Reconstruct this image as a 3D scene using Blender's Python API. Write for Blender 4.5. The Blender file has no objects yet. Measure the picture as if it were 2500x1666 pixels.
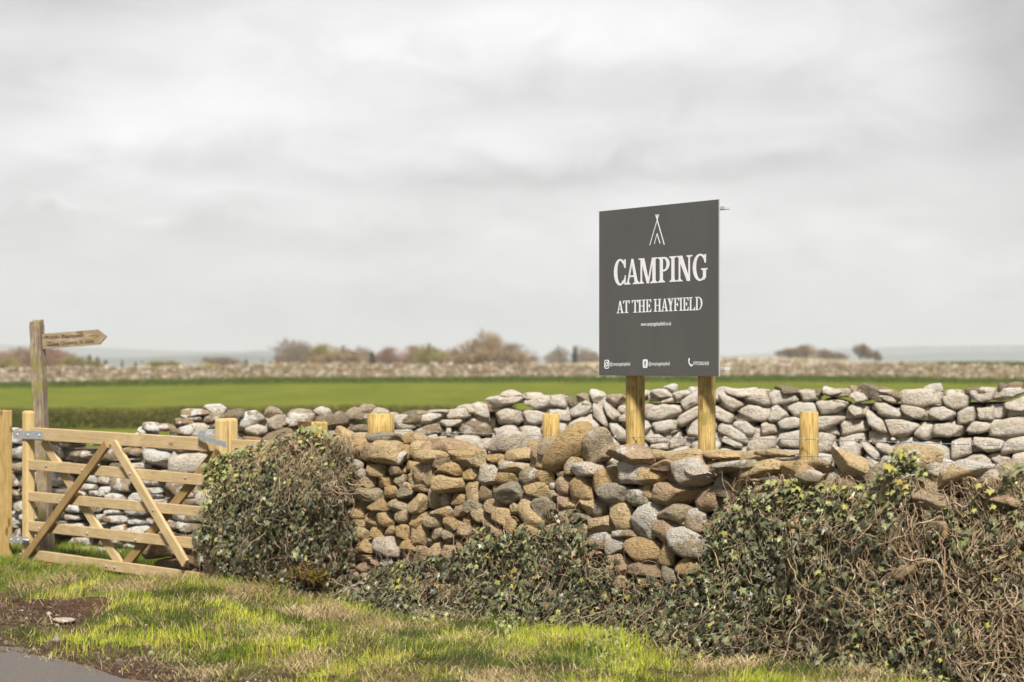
import bpy, bmesh, math, random
import numpy as np
from mathutils import Vector, Matrix
rng = np.random.default_rng(7)
random.seed(7)
S = bpy.context.scene
COL = S.collection

# ------------------------------------------------------------------ camera
F = 5903.0          # focal length in photo pixels (85 mm on a 36 mm sensor)
EYE = 1.65
HY = 888.0          # horizon row in the photo
cam = bpy.data.cameras.new("camera")
cam.sensor_width = 36.0
cam.lens = F * 36.0 / 2500.0
cam.shift_y = (HY - 833.0) / 2500.0
cam.clip_start = 0.1
cam.clip_end = 60000
cam.dof.use_dof = True
cam.dof.focus_distance = 14.9
cam.dof.aperture_fstop = 2.9
co = bpy.data.objects.new("camera", cam)
co.location = (0, 0, EYE)
co.rotation_euler = (math.radians(90), 0, 0)
COL.objects.link(co)
S.camera = co
S.view_settings.view_transform = 'Standard'
S.view_settings.look = 'None'
S.view_settings.exposure = 0.5
S.view_settings.gamma = 1.0
S.view_settings.use_curve_mapping = False
S.cycles.use_denoising = True
S.cycles.volume_bounces = 1
S.cycles.max_bounces = 6
S.cycles.caustics_reflective = False
S.cycles.caustics_refractive = False

# ------------------------------------------------------------------ node helper
class NT:
    def __init__(s, tree):
        s.t = tree; s.t.nodes.clear()
    def n(s, typ, ins=None, **props):
        nd = s.t.nodes.new(typ)
        for k, v in props.items():
            setattr(nd, k, v)
        if ins:
            for k, v in ins.items():
                s.put(nd, k, v)
        return nd
    def put(s, nd, k, v):
        sock = nd.inputs[k]
        if isinstance(v, bpy.types.NodeSocket):
            s.t.links.new(v, sock)
        elif isinstance(v, bpy.types.Node):
            s.t.links.new(v.outputs[0], sock)
        else:
            if isinstance(v, (tuple, list)) and len(v) == 3 and sock.type == 'RGBA':
                v = (*v, 1)
            sock.default_value = v
    def m(s, op, a, b=0.0, c=None, clamp=False):
        nd = s.n('ShaderNodeMath', {0: a, 1: b}, operation=op, use_clamp=clamp)
        if c is not None: s.put(nd, 2, c)
        return nd.outputs[0]
    def mix(s, f, a, b, mode='MIX'):
        nd = s.n('ShaderNodeMix', None, data_type='RGBA', blend_type=mode)
        s.put(nd, 0, f); s.put(nd, 6, a); s.put(nd, 7, b)
        return nd.outputs[2]
    def ramp(s, f, stops, interp='LINEAR'):
        nd = s.n('ShaderNodeValToRGB', {0: f})
        cr = nd.color_ramp; cr.interpolation = interp
        while len(cr.elements) > 1: cr.elements.remove(cr.elements[0])
        for i, (p, c) in enumerate(stops):
            e = cr.elements[0] if i == 0 else cr.elements.new(p)
            e.position = p; e.color = (*c, 1) if len(c) == 3 else c
        return nd.outputs[0]
    def step(s, f, lo, hi):
        return s.n('ShaderNodeMapRange', {0: f, 1: lo, 2: hi, 3: 0.0, 4: 1.0}, interpolation_type='SMOOTHSTEP').outputs[0]
    def noise(s, vec, scale, detail=4, rough=.55, dist=0.0):
        return s.n('ShaderNodeTexNoise', {'Vector': vec, 'Scale': scale, 'Detail': detail, 'Roughness': rough, 'Distortion': dist}).outputs[0]
    def map(s, vec, scale=(1, 1, 1), loc=(0, 0, 0), rot=(0, 0, 0)):
        return s.n('ShaderNodeMapping', {'Vector': vec, 'Scale': scale, 'Location': loc, 'Rotation': rot}).outputs[0]
    def attr(s, name):
        return s.n('ShaderNodeAttribute', attribute_name=name).outputs['Fac']
    def obj(s):
        return s.n('ShaderNodeTexCoord').outputs['Object']
    def pos(s):
        return s.n('ShaderNodeNewGeometry').outputs['Position']

def material(name, fn):
    m = bpy.data.materials.new(name); m.use_nodes = True
    g = NT(m.node_tree)
    out = g.n('ShaderNodeOutputMaterial')
    b = g.n('ShaderNodeBsdfPrincipled')
    g.t.links.new(b.outputs[0], out.inputs[0])
    d = fn(g) or {}
    for k, v in d.items():
        if k == 'bump':
            h, st, di = v
            bn = g.n('ShaderNodeBump', {'Strength': st, 'Distance': di, 'Height': h})
            g.t.links.new(bn.outputs[0], b.inputs['Normal'])
        else:
            g.put(b, k, v)
    return m

# ------------------------------------------------------------------ world: overcast sky
SUN_EL, SUN_AZ = math.radians(46), math.radians(176)   # azimuth clockwise from +Y
W = bpy.data.worlds.new("World"); S.world = W; W.use_nodes = True
g = NT(W.node_tree)
wo = g.n('ShaderNodeOutputWorld'); bg = g.n('ShaderNodeBackground')
g.t.links.new(bg.outputs[0], wo.inputs[0])
sky = g.n('ShaderNodeTexSky', sky_type='NISHITA', sun_disc=False, sun_elevation=SUN_EL, sun_rotation=SUN_AZ,
          air_density=1.0, dust_density=2.0, ozone_density=1.0)
d = g.n('ShaderNodeTexCoord').outputs['Generated']
sep = g.n('ShaderNodeSeparateXYZ', {0: d})
ax, ay, az = sep.outputs[0], sep.outputs[1], sep.outputs[2]
yy = g.m('MAXIMUM', ay, 0.05)
u = g.m('DIVIDE', ax, yy); v = g.m('DIVIDE', az, yy)
front = g.step(ay, 0.3, 0.8)
wv = g.map(d, scale=(9, 9, 30))
wn = g.noise(wv, 1.0, 5, .5, .3)
wn2 = g.noise(g.map(d, scale=(20, 20, 40), loc=(3, 1, 7)), 1.0, 6, .56, .8)
wrp = g.m('MULTIPLY', g.m('SUBTRACT', wn2, .5), .03)
u2 = g.m('ADD', u, g.m('MULTIPLY', g.m('SUBTRACT', wn, .5), .06)); v2 = g.m('ADD', v, wrp)
def blob(px, py, rx, ry, amp):
    a = g.m('DIVIDE', g.m('SUBTRACT', u2, (px - 1250) / F), rx / F)
    b = g.m('DIVIDE', g.m('SUBTRACT', v2, (HY - py) / F), ry / F)
    e = g.m('ADD', g.m('MULTIPLY', a, a), g.m('MULTIPLY', b, b))
    return g.m('MULTIPLY', g.m('EXPONENT', g.m('MULTIPLY', e, -1.0)), amp)
tot = None
for bl in [(500, 270, 420, 85, .10), (300, 340, 300, 60, .06), (1150, 70, 560, 110, .11), (1250, 345, 110, 40, .06),
           (1380, 428, 300, 32, -.11), (1130, 462, 140, 22, -.06), (1620, 400, 420, 40, -.06), (2000, 365, 420, 44, -.06), (2200, 300, 240, 50, -.04),
           (2480, 120, 170, 330, -.18), (60, 20, 330, 60, -.12), (520, 560, 160, 40, -.08), (150, 600, 220, 60, -.04), (830, 590, 190, 30, -.05),
           (420, 545, 60, 14, .08), (100, 495, 80, 18, .07), (600, 450, 120, 14, .04), (860, 500, 120, 40, .03),
           (2270, 590, 60, 18, .04), (0, 240, 160, 80, -.05), (1700, 200, 300, 40, -.02)]:
    b_ = blob(*bl)
    tot = b_ if tot is None else g.m('ADD', tot, b_)
tot = g.m('MULTIPLY', g.m('MULTIPLY', tot, front), 1.25)
tot = g.m('ADD', tot, g.m('MULTIPLY', g.m('SUBTRACT', wn, .5), .30))
tot = g.m('ADD', tot, g.m('MULTIPLY', g.m('SUBTRACT', wn2, .5), .22))
# sky brightness falls off slightly towards the zenith
grad = g.m('ADD', .605, g.m('MULTIPLY', g.step(az, 0.16, 0.9), -.12))
# sky behind the camera is dimmed, out of view, to cut ambient light
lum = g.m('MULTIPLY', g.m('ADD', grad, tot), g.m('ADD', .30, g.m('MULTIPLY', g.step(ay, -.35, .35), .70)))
warm = g.step(v, 0.0, 0.09)
tintc = g.mix(warm, (.945, .957, .985), (1.005, .98, .995))
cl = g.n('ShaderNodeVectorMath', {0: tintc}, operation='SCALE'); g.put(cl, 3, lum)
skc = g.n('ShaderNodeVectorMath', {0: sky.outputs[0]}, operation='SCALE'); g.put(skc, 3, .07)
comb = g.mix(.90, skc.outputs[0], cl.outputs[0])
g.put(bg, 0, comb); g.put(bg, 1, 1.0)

sl = bpy.data.lights.new("sun", 'SUN'); sl.energy = 5.0; sl.angle = math.radians(7); sl.color = (1.0, .94, .84)
so = bpy.data.objects.new("sun", sl)
sd = Vector((math.sin(SUN_AZ) * math.cos(SUN_EL), math.cos(SUN_AZ) * math.cos(SUN_EL), math.sin(SUN_EL)))
so.rotation_euler = sd.to_track_quat('Z', 'Y').to_euler(); COL.objects.link(so)

# ------------------------------------------------------------------ object helpers
def link(name, me, mat, parent=None, smooth=True, loc=None):
    o = bpy.data.objects.new(name, me); COL.objects.link(o)
    if mat is not None and len(me.materials) == 0: me.materials.append(mat)
    if parent is not None: o.parent = parent
    if loc is not None: o.location = loc
    return o
def tag(o, label=None, cat=None, group=None, kind=None):
    if label: o['label'] = label
    if cat: o['category'] = cat
    if group: o['group'] = group
    if kind: o['kind'] = kind
    return o
def empty(name, loc, label, cat, group=None, kind=None):
    o = bpy.data.objects.new(name, None); COL.objects.link(o); o.location = loc; o.empty_display_size = .1
    return tag(o, label, cat, group, kind)

class MB:
    """mesh built from numpy arrays"""
    def __init__(s): s.v = []; s.f = []; s.a = {}; s.n = 0
    def add(s, verts, faces, **attrs):
        verts = np.asarray(verts, dtype=np.float32).reshape(-1, 3)
        s.v.append(verts)
        s.f.append((np.asarray(faces, dtype=np.int32) + s.n) if not isinstance(faces, list) or len(set(map(len, faces))) == 1
                   else [[i + s.n for i in f] for f in faces])
        for k, val in attrs.items():
            s.a.setdefault(k, []).append((s.n, np.broadcast_to(np.asarray(val, dtype=np.float32), (len(verts),))))
        s.n += len(verts)
    def mesh(s, name, smooth=True, origin=None):
        me = bpy.data.meshes.new(name)
        V = np.concatenate(s.v) if s.v else np.zeros((0, 3), np.float32)
        if origin is not None: V = V - np.asarray(origin, dtype=np.float32)
        flat = []; starts = []; n = 0
        for f in s.f:
            if isinstance(f, np.ndarray):
                k = f.shape[1]; flat.append(f.ravel()); starts.append(n + np.arange(len(f)) * k); n += f.size
            else:
                for p in f:
                    flat.append(np.array(p, np.int32)); starts.append(np.array([n])); n += len(p)
        flat = np.concatenate(flat).astype(np.int32); starts = np.concatenate(starts).astype(np.int32)
        me.vertices.add(len(V)); me.vertices.foreach_set('co', V.ravel().astype(np.float32))
        me.loops.add(len(flat)); me.loops.foreach_set('vertex_index', flat)
        me.polygons.add(len(starts)); me.polygons.foreach_set('loop_start', starts)
        me.update(calc_edges=True); me.validate()
        me.polygons.foreach_set('use_smooth', np.full(len(me.polygons), smooth)); 
        for k, parts in s.a.items():
            arr = np.zeros(len(V), np.float32)
            for st, val in parts: arr[st:st + len(val)] = val
            at = me.attributes.new(k, 'FLOAT', 'POINT'); at.data.foreach_set('value', arr)
        me.update()
        return me
    def build(s, name, mat, parent=None, smooth=True, origin=None):
        me = s.mesh(name, smooth, origin)
        o = link(name, me, mat, parent)
        if origin is not None and parent is None: o.location = origin
        return o

def box(mb, c, ux, uy, uz, sx, sy, sz, bev=0.0, **at):
    """box with centre c, half sizes, axes ux uy uz, chamfered edges"""
    c = np.array(c, float); A = np.array([ux, uy, uz], float)
    bm = bmesh.new()
    bmesh.ops.create_cube(bm, size=2.0)
    for v_ in bm.verts: v_.co = Vector((v_.co.x * sx, v_.co.y * sy, v_.co.z * sz))
    if bev > 0: bmesh.ops.bevel(bm, geom=list(bm.edges), offset=bev, segments=2, affect='EDGES', profile=.5)
    bm.verts.index_update()
    V = np.array([v_.co[:] for v_ in bm.verts]) @ A + c
    fc = [[v_.index for v_ in f.verts] for f in bm.faces]; bm.free()
    if len(set(map(len, fc))) > 1:
        tri = []
        for f in fc:
            for i in range(1, len(f) - 1): tri.append([f[0], f[i], f[i + 1]])
        fc = tri
    mb.add(V, fc, **at)

def tube(mb, pts, rad, sides=6, cap=True, **at):
    P = np.array(pts, float); n = len(P)
    R = np.broadcast_to(np.asarray(rad, float), (n,))
    T = np.gradient(P, axis=0); T /= np.linalg.norm(T, axis=1)[:, None] + 1e-9
    ref = np.array([0, 0, 1.0]) if abs(T[0, 2]) < .9 else np.array([1.0, 0, 0])
    A = np.cross(T, ref); A /= np.linalg.norm(A, axis=1)[:, None] + 1e-9
    B = np.cross(T, A)
    th = np.arange(sides) * 2 * np.pi / sides
    V = P[:, None, :] + R[:, None, None] * (np.cos(th)[None, :, None] * A[:, None, :] + np.sin(th)[None, :, None] * B[:, None, :])
    V = V.reshape(-1, 3)
    i = np.arange(n - 1)[:, None] * sides; j = np.arange(sides)[None, :]; j2 = (j + 1) % sides
    q = np.stack([i + j, i + j2, i + sides + j2, i + sides + j], axis=-1).reshape(-1, 4)
    if cap:
        V = np.concatenate([V, P[:1], P[-1:]]); c0 = n * sides; c1 = c0 + 1
        tri = np.concatenate([q[:, [0, 1, 2]], q[:, [0, 2, 3]],
              np.stack([np.full(sides, c0), (np.arange(sides) + 1) % sides, np.arange(sides)], 1),
              np.stack([np.full(sides, c1), (n - 1) * sides + np.arange(sides), (n - 1) * sides + (np.arange(sides) + 1) % sides], 1)])
        mb.add(V, tri, **at)
    else:
        mb.add(V, q, **at)

def P3(px, py, d):
    return np.array([(px - 1250) / F * d, d, EYE - (py - HY) / F * d])

# wall frame: front line of the near wall
A0 = np.array([-.975, 16.45]); U = np.array([.6247, -.7809]); N = np.array([-.7809, -.6247])
U3 = np.array([U[0], U[1], 0]); N3 = np.array([N[0], N[1], 0]); Z3 = np.array([0, 0, 1.0])
def px_to_sz(px, py, off=0.0):
    """photo pixel -> (s, z, depth) on the vertical plane `off` metres in front of the wall line"""
    k = (px - 1250) / F; a = A0 + N * off
    s_ = (k * a[1] - a[0]) / (U[0] - k * U[1]); Y = a[1] + U[1] * s_
    return s_, EYE - (py - HY) / F * Y, Y
def WP(s_, z, off=0.0):
    a = A0 + N * off
    return np.array([a[0] + U[0] * s_, a[1] + U[1] * s_, z])

def fbm2(x, y, seed=0, oct=4, f0=1.0):
    r = np.random.default_rng(seed); o = np.zeros_like(np.asarray(x, float) + np.asarray(y, float)); a = 1.0; f = f0; tot = 0
    for _ in range(oct):
        for _ in range(3):
            t = r.uniform(0, 2 * np.pi); p = r.uniform(0, 2 * np.pi)
            o = o + a * np.sin(f * (x * np.cos(t) + y * np.sin(t)) + p + 1.3 * np.sin(f * .7 * (x * np.sin(t) - y * np.cos(t)) + 2 * p))
        tot += 3 * a; a *= .55; f *= 2.1
    return o / tot

# ------------------------------------------------------------------ terrain
def wall_coords(X, Y):
    return (X - A0[0]) * U[0] + (Y - A0[1]) * U[1], (X - A0[0]) * N[0] + (Y - A0[1]) * N[1]
FW_BASE = lambda px: np.interp(px, [-400, 0, 350, 700, 1200, 1900, 2500, 2900], [942, 938, 932, 925, 923, 921, 927, 931])
FW_TOP = lambda px: np.interp(px, [-400, 0, 150, 300, 500, 700, 1000, 1500, 1900, 2150, 2500, 2900], [905, 903, 899, 900, 897, 892, 893, 893, 893, 890, 897, 900])
def near_z(X, Y):
    s_, w = wall_coords(X, Y)
    z = .075 * fbm2(X, Y, 3, 4, 2.4) + .035 * fbm2(X, Y, 4, 3, 8) + .045 * fbm2(X, Y, 6, 3, 11) * (w > -.2) * np.clip((w + .2) / .6, 0, 1) + .05 * np.clip(1 - np.abs(w - 1.7) / 1.0, 0, 1) * np.clip((s_ + 2.0) / 1.0, 0, 1) - .03 * np.clip(1 - w / .8, 0, 1)
    road = np.clip((w - 2.80 - .12 * fbm2(X, Y, 9, 3, 3.0)) / .35, 0, 1)
    z = z + .03
    z = z * (1 - road) - .035 * road
    soil = np.exp(-((s_ + 1.3) / 1.2) ** 2 - ((w - 2.25) / .6) ** 2)
    z = z - .05 * soil + .018 * soil * fbm2(X, Y, 5, 3, 22)
    # dip of the gateway
    return z
def ground_z(X, Y):
    X = np.asarray(X, float); Y = np.asarray(Y, float)
    nz = near_z(X, Y)
    px = X / np.maximum(Y, 1) * F + 1250
    zf = EYE - (FW_BASE(px) - HY) * 190 / F
    zb = -1.38
    prof = np.where(Y < 110, np.interp(Y, [0, 23, 100, 110], [0, 0, -1.2, zb]),
                    np.where(Y < 190, zb + (zf - zb) * (Y - 110) / 80,
                             np.interp(Y, [190, 196, 260, 450, 1000, 2500, 9000], [0, 0, -.6, -2.6, -9, -16, -22]) + np.where(Y >= 190, zf * np.clip(1 - (Y - 190) / 300, 0, 1), 0)))
    k = np.clip((Y - 21) / 6, 0, 1); k = k * k * (3 - 2 * k)
    return nz * (1 - k) + prof * k + np.where(Y > 24, .03 * fbm2(X, Y, 11, 3, .15), 0) * np.clip((Y - 24) / 20, 0, 1)

ys = np.concatenate([np.arange(-30, 8, 2.0), np.arange(8, 11.5, .25), np.arange(11.5, 20, .04), np.arange(20, 26, .25), np.arange(26, 60, 2),
                     np.arange(60, 260, 4), np.geomspace(262, 26000, 40)])
us = np.linspace(-.30, .30, 190)
def ground_mesh():
    rows = []
    for y in ys:
        half = max(6.0, abs(y) * .30 + 1.5, 0)
        if y > 24: half = y * .45 + 6
        rows.append(np.stack([np.linspace(-half, half, 190), np.full(190, y)], 1))
    G = np.array(rows); X = G[..., 0]; Y = G[..., 1]
    # extra wide skirt columns
    Z = ground_z(X, Y)
    V = np.stack([X, Y, Z], -1)
    wide = np.maximum(60, np.abs(ys) * 1.5 + 40)
    L = np.stack([-wide, ys, ground_z(-wide * .0 + G[:, 0, 0], ys)], -1)[:, None, :]; Rr = np.stack([wide, ys, ground_z(G[:, -1, 0], ys)], -1)[:, None, :]
    V = np.concatenate([L, V, Rr], 1)
    ny, nx = V.shape[:2]
    i = np.arange(ny - 1)[:, None] * nx; j = np.arange(nx - 1)[None, :]
    q = np.stack([i + j, i + j + 1, i + nx + j + 1, i + nx + j], -1).reshape(-1, 4)
    mb = MB(); mb.add(V.reshape(-1, 3), q)
    return mb
def mat_ground(g):
    p = g.pos()
    n1 = g.noise(p, 1.6, 5, .6); n2 = g.noise(p, 11, 4, .6); n3 = g.noise(p, 60, 3, .6)
    grass = g.ramp(n2, [(.3, (.04, .042, .014)), (.5, (.10, .08, .035)), (.7, (.19, .14, .07))])
    soil = g.ramp(g.noise(p, 24, 5, .7), [(.3, (.03, .019, .012)), (.6, (.10, .056, .036)), (.8, (.18, .12, .08))])
    sp = g.n('ShaderNodeSeparateXYZ', {0: p}); X, Y = sp.outputs[0], sp.outputs[1]
    dx = g.m('SUBTRACT', X, A0[0]); dy = g.m('SUBTRACT', Y, A0[1])
    s_ = g.m('ADD', g.m('MULTIPLY', dx, U[0]), g.m('MULTIPLY', dy, U[1]))
    w = g.m('ADD', g.m('MULTIPLY', dx, N[0]), g.m('MULTIPLY', dy, N[1]))
    wj = g.m('ADD', w, g.m('MULTIPLY', g.m('SUBTRACT', n1, .5), .9))
    e = g.m('ADD', g.m('POWER', g.m('ABSOLUTE', g.m('DIVIDE', g.m('ADD', s_, 1.3), 1.45)), 2.0), g.m('POWER', g.m('ABSOLUTE', g.m('DIVIDE', g.m('SUBTRACT', wj, 2.2), .66)), 2.0))
    patch = g.m('SUBTRACT', 1.0, g.step(e, .7, 1.3))
    edge = g.step(wj, 2.55, 2.8)
    sm = g.m('MAXIMUM', patch, edge)
    near = g.mix(sm, grass, soil)
    fn = g.noise(g.map(p, scale=(.25, .08, .1)), 1.0, 5, .6)
    fn2 = g.noise(g.map(p, scale=(3, .8, 1)), 1.0, 3, .6)
    field = g.ramp(fn, [(.3, (.115, .138, .011)), (.55, (.158, .178, .015)), (.75, (.20, .208, .024))])
    field = g.mix(g.m('MULTIPLY', fn2, .45), field, (.06, .09, .009))
    field = g.mix(g.m('MULTIPLY', g.step(g.noise(g.map(p, scale=(.9, .22, 1)), 1.0, 4, .65), .5, .62), .35), field, (.165, .175, .03))
    far = g.step(Y, 215.0, 260.0)
    field = g.mix(far, field, (.20, .17, .10))
    tr = g.step(Y, 19.5, 24.0)
    c = g.mix(tr, near, field)
    return {'Base Color': c, 'Roughness': .95, 'Specular IOR Level': .1, 'bump': (g.m('ADD', n3, n2), .8, .03)}
M = {}
M['ground'] = material('ground', mat_ground)
gr = ground_mesh().build('ground', M['ground'])
tag(gr, 'grassy verge and green field running back to the horizon', 'ground', kind='structure')

def mat_asphalt(g):
    p = g.pos()
    n = g.noise(p, 260, 3, .7); n1 = g.noise(p, 2.2, 4, .6)
    v_ = g.n('ShaderNodeTexVoronoi', {'Vector': p, 'Scale': 150.0}).outputs['Color']
    c = g.ramp(n, [(.3, (.085, .078, .075)), (.55, (.20, .185, .175)), (.75, (.40, .37, .34))])
    c = g.mix(g.m('MULTIPLY', n1, .5), c, (.17, .145, .125))
    c = g.mix(.2, c, v_, 'OVERLAY')
    return {'Base Color': c, 'Roughness': 1.0, 'Specular IOR Level': .05, 'bump': (n, .9, .008)}
M['asphalt'] = material('asphalt', mat_asphalt)
mb = MB()
ss = np.linspace(-12, 14, 200)
ew = 2.88 + .03 * fbm2(ss, ss * 0, 21, 4, 5.0) + .02 * (ss + .5)
inner = np.array([WP(a, .0, b) for a, b in zip(ss, ew)]); outer = np.array([WP(a, .0, 7.2) for a in ss])
inner[:, 2] = -.018; outer[:, 2] = -.018
mid = inner + (outer - inner) * .1; mid[:, 2] = -.004; mid2 = inner + (outer - inner) * .5; mid2[:, 2] = .02
V = np.stack([inner, mid, mid2, outer], 1); ny, nx = V.shape[:2]
i = np.arange(ny - 1)[:, None] * nx; j = np.arange(nx - 1)[None, :]
mb.add(V.reshape(-1, 3), np.stack([i + j, i + j + 1, i + nx + j + 1, i + nx + j], -1).reshape(-1, 4)[:, ::-1])
tag(mb.build('road', M['asphalt']), 'worn grey lane surface at the edge of the verge', 'road', kind='structure')

# ------------------------------------------------------------------ stones
def ico(sub):
    bm = bmesh.new(); bmesh.ops.create_icosphere(bm, subdivisions=sub, radius=1.0)
    V = np.array([v_.co[:] for v_ in bm.verts]); Fc = np.array([[v_.index for v_ in f.verts] for f in bm.faces]); bm.free()
    return V, Fc
ICO = {k: ico(k) for k in (2, 3, 4, 5)}
def rock(w, dp, h, sub=4, p=2.6, facets=7, rough=.045, cut=(.70, .93), poly=None, bed=0.0, rg=None):
    """a rock as displaced, chipped super-ellipsoid; x = width, y = depth, z = height (full sizes)"""
    rg = rg or rng
    V, Fc = ICO[sub]; V = V.copy()
    if poly is None:
        r = (np.abs(V) ** p).sum(1) ** (-1 / p); V = V * r[:, None]
        # lopsided outline
        th = np.arctan2(V[:, 2], V[:, 0]); a = rg.uniform(0, 6.28, 3)
        sc = 1 + .10 * np.sin(th + a[0]) + .07 * np.sin(2 * th + a[1]) + .05 * np.sin(3 * th + a[2])
        V[:, 0] *= sc; V[:, 2] *= sc
    else:
        rho = np.hypot(V[:, 0], V[:, 2]); th = np.arctan2(V[:, 2], V[:, 0]); q = p
        f = (rho ** q + np.abs(V[:, 1]) ** q) ** (-1 / q)
        R = np.interp(th, np.linspace(-np.pi, np.pi, len(poly) + 1), np.append(poly, poly[0]))
        V = np.stack([R * rho * f * np.cos(th), V[:, 1] * f, R * rho * f * np.sin(th)], 1)
        sc0 = np.array([np.abs(poly).mean(), 1, np.abs(poly).mean()]); V = V / sc0
    for _ in range(facets):
        n = rg.normal(size=3); n[1] -= .35 * abs(n[1]) ; n /= np.linalg.norm(n)
        dd = V @ n; hmax = dd.max(); hc = hmax * rg.uniform(*cut)
        over = np.clip(dd - hc, 0, None); V = V - over[:, None] * n[None, :] * .98
    L = np.linalg.norm(V, axis=1, keepdims=True) + 1e-6; D = V / L
    disp = np.zeros(len(V))
    for fr, am in ((2.2, 1.0), (4.5, .55), (9, .32), (17, .17)):
        for _ in range(3):
            k = rg.normal(size=3) * fr / 1.7
            disp += am * np.sin(V @ k + rg.uniform(0, 6.28)) * rough * .55
    if bed > 0:
        t = rg.uniform(-.15, .15); hgt = V[:, 2] * math.cos(t) + V[:, 0] * math.sin(t)
        disp += bed * (np.abs(((hgt * rg.uniform(4, 7)) % 1) - .5) - .25)
    V = V + D * disp[:, None]
    if poly is not None: V = V * sc0
    else:
        lo, hi = V.min(0), V.max(0); V = (V - (lo + hi) / 2) / ((hi - lo) / 2)
    return V * np.array([w / 2, dp / 2, h / 2]) if poly is None else V * np.array([w, dp / 2, h]), Fc

def clip_poly(P, n, c):
    out = []
    m = len(P)
    for i in range(m):
        a = P[i]; b = P[(i + 1) % m]; da = a @ n - c; db = b @ n - c
        if da <= 0: out.append(a)
        if (da < 0) != (db < 0):
            t = da / (da - db); out.append(a + t * (b - a))
    return np.array(out)
def voronoi(sites, wts, R=.8):
    cells = []
    for i, p in enumerate(sites):
        P = np.array([[p[0] - R, p[1] - R], [p[0] + R, p[1] - R], [p[0] + R, p[1] + R], [p[0] - R, p[1] + R]])
        dd = np.hypot(*(sites - p).T); idx = np.argsort(dd)[1:24]
        for jx in idx:
            if dd[jx] > 2 * R: break
            n = sites[jx] - p; L2 = n @ n
            c = (sites[jx] @ sites[jx] - p @ p + wts[i] - wts[jx]) / 2
            P = clip_poly(P, n, c)
            if len(P) < 3: break
        cells.append(P if len(P) >= 3 else None)
    return cells
def radial(P, c, nth=72, smooth=3, shrink=.0):
    th = np.linspace(-np.pi, np.pi, nth, endpoint=False); R = np.full(nth, 9.0)
    m = len(P)
    for k in range(m):
        a = P[k] - c; b = P[(k + 1) % m] - c; e = b - a; n = np.array([e[1], -e[0]]); L = np.hypot(*n)
        if L < 1e-7: continue
        n = n / L; h = a @ n
        if h < 0: n = -n; h = -h
        cs = np.cos(th) * n[0] + np.sin(th) * n[1]
        ok = cs > 1e-3; R[ok] = np.minimum(R[ok], max(h - shrink, .004) / cs[ok])
    R = np.minimum(np.minimum(R, np.hypot(*(P - c).T).max()), 2.4 * np.median(R))
    for _ in range(smooth):
        R = (np.roll(R, 1) + 2 * R + np.roll(R, -1)) / 4
    return R
def stone_sites(s0, s1, zlo, ztop, wmin, wmax, hmin, hmax, rg):
    out = []; z = zlo; big = max(ztop(x) for x in np.linspace(s0, s1, 50))
    while z < big + .1:
        h = rg.uniform(hmin, hmax); s_ = s0 + rg.uniform(-.1, 0)
        ph = rg.uniform(0, 6)
        while s_ < s1:
            w = rg.uniform(wmin, wmax) * (1.5 if rg.random() < .12 else 1)
            zz = z + h / 2 + .03 * math.sin(s_ * 2.2 + ph) + rg.normal() * h * .17
            out.append((s_ + w / 2, zz, w, h)); s_ += w
        z += h
    return np.array(out)

def mat_rock(ramp, lich=(.62, .6, .55), orange=0.0, dk=1.0, thr=(.54, .64), strat=.4):
    def fn(g):
        o = g.obj(); t = g.attr('tint'); l = g.attr('lichen')
        off = g.n('ShaderNodeCombineXYZ', {0: g.m('MULTIPLY', t, 37.0), 1: g.m('MULTIPLY', t, 91.0), 2: g.m('MULTIPLY', t, 17.0)})
        p = g.n('ShaderNodeVectorMath', {0: o, 1: off}, operation='ADD').outputs[0]
        c = g.ramp(t, ramp, 'LINEAR')
        n1 = g.noise(p, 9, 5, .6, .4); n2 = g.noise(p, 42, 5, .65, .3); n3 = g.noise(g.map(p, scale=(30, 30, 140), rot=(.2, .15, 0)), 1.0, 4, .6)
        n4 = g.noise(p, 160, 3, .7)
        c = g.mix(g.m('MULTIPLY', g.step(n1, .42, .68), .55), c, g.mix(.5, c, (.36, .24, .12)))
        c = g.mix(g.m('MULTIPLY', g.step(n1, .5, .28), .6 * dk), c, g.mix(.55, c, (.13, .105, .08)))
        c = g.mix(g.m('MULTIPLY', g.step(n2, .45, .7), .5), c, g.mix(.6, c, (.5, .4, .27)))
        c = g.mix(g.m('MULTIPLY', g.step(n2, .48, .32), .8 * dk), c, g.mix(.7, c, (.05, .035, .022)))
        c = g.mix(g.m('MULTIPLY', g.step(n4, .5, .36), .5 * dk), c, g.mix(.6, c, (.07, .055, .04)))
        c = g.mix(g.m('MULTIPLY', g.step(n3, .5, .36), strat), c, g.mix(.5, c, (.06, .045, .035)))
        ln = g.noise(g.map(p, loc=(5, 2, 9)), 7.5, 6, .68, .6)
        lt = g.m('SUBTRACT', ln, g.m('MULTIPLY', g.m('SUBTRACT', l, .5), .28))
        lm = g.m('MULTIPLY', g.step(g.m('ADD', ln, g.m('MULTIPLY', g.m('SUBTRACT', l, .5), .34)), thr[0], thr[1]), .92)
        lc = g.mix(g.step(n4, .4, .6), lich, tuple(x * .72 for x in lich))
        c = g.mix(lm, c, lc)
        if orange:
            on = g.noise(g.map(p, loc=(1, 12, 3)), 11, 4, .6, .5)
            c = g.mix(g.m('MULTIPLY', g.step(on, .64, .69), orange), c, (.55, .22, .02))
        h = g.m('ADD', g.m('MULTIPLY', n2, .9), g.m('ADD', g.m('MULTIPLY', n4, .3), g.m('MULTIPLY', n3, .55)))
        return {'Base Color': c, 'Roughness': .88, 'Specular IOR Level': .25, 'bump': (h, 1.0, .035)}
    return fn
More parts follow.
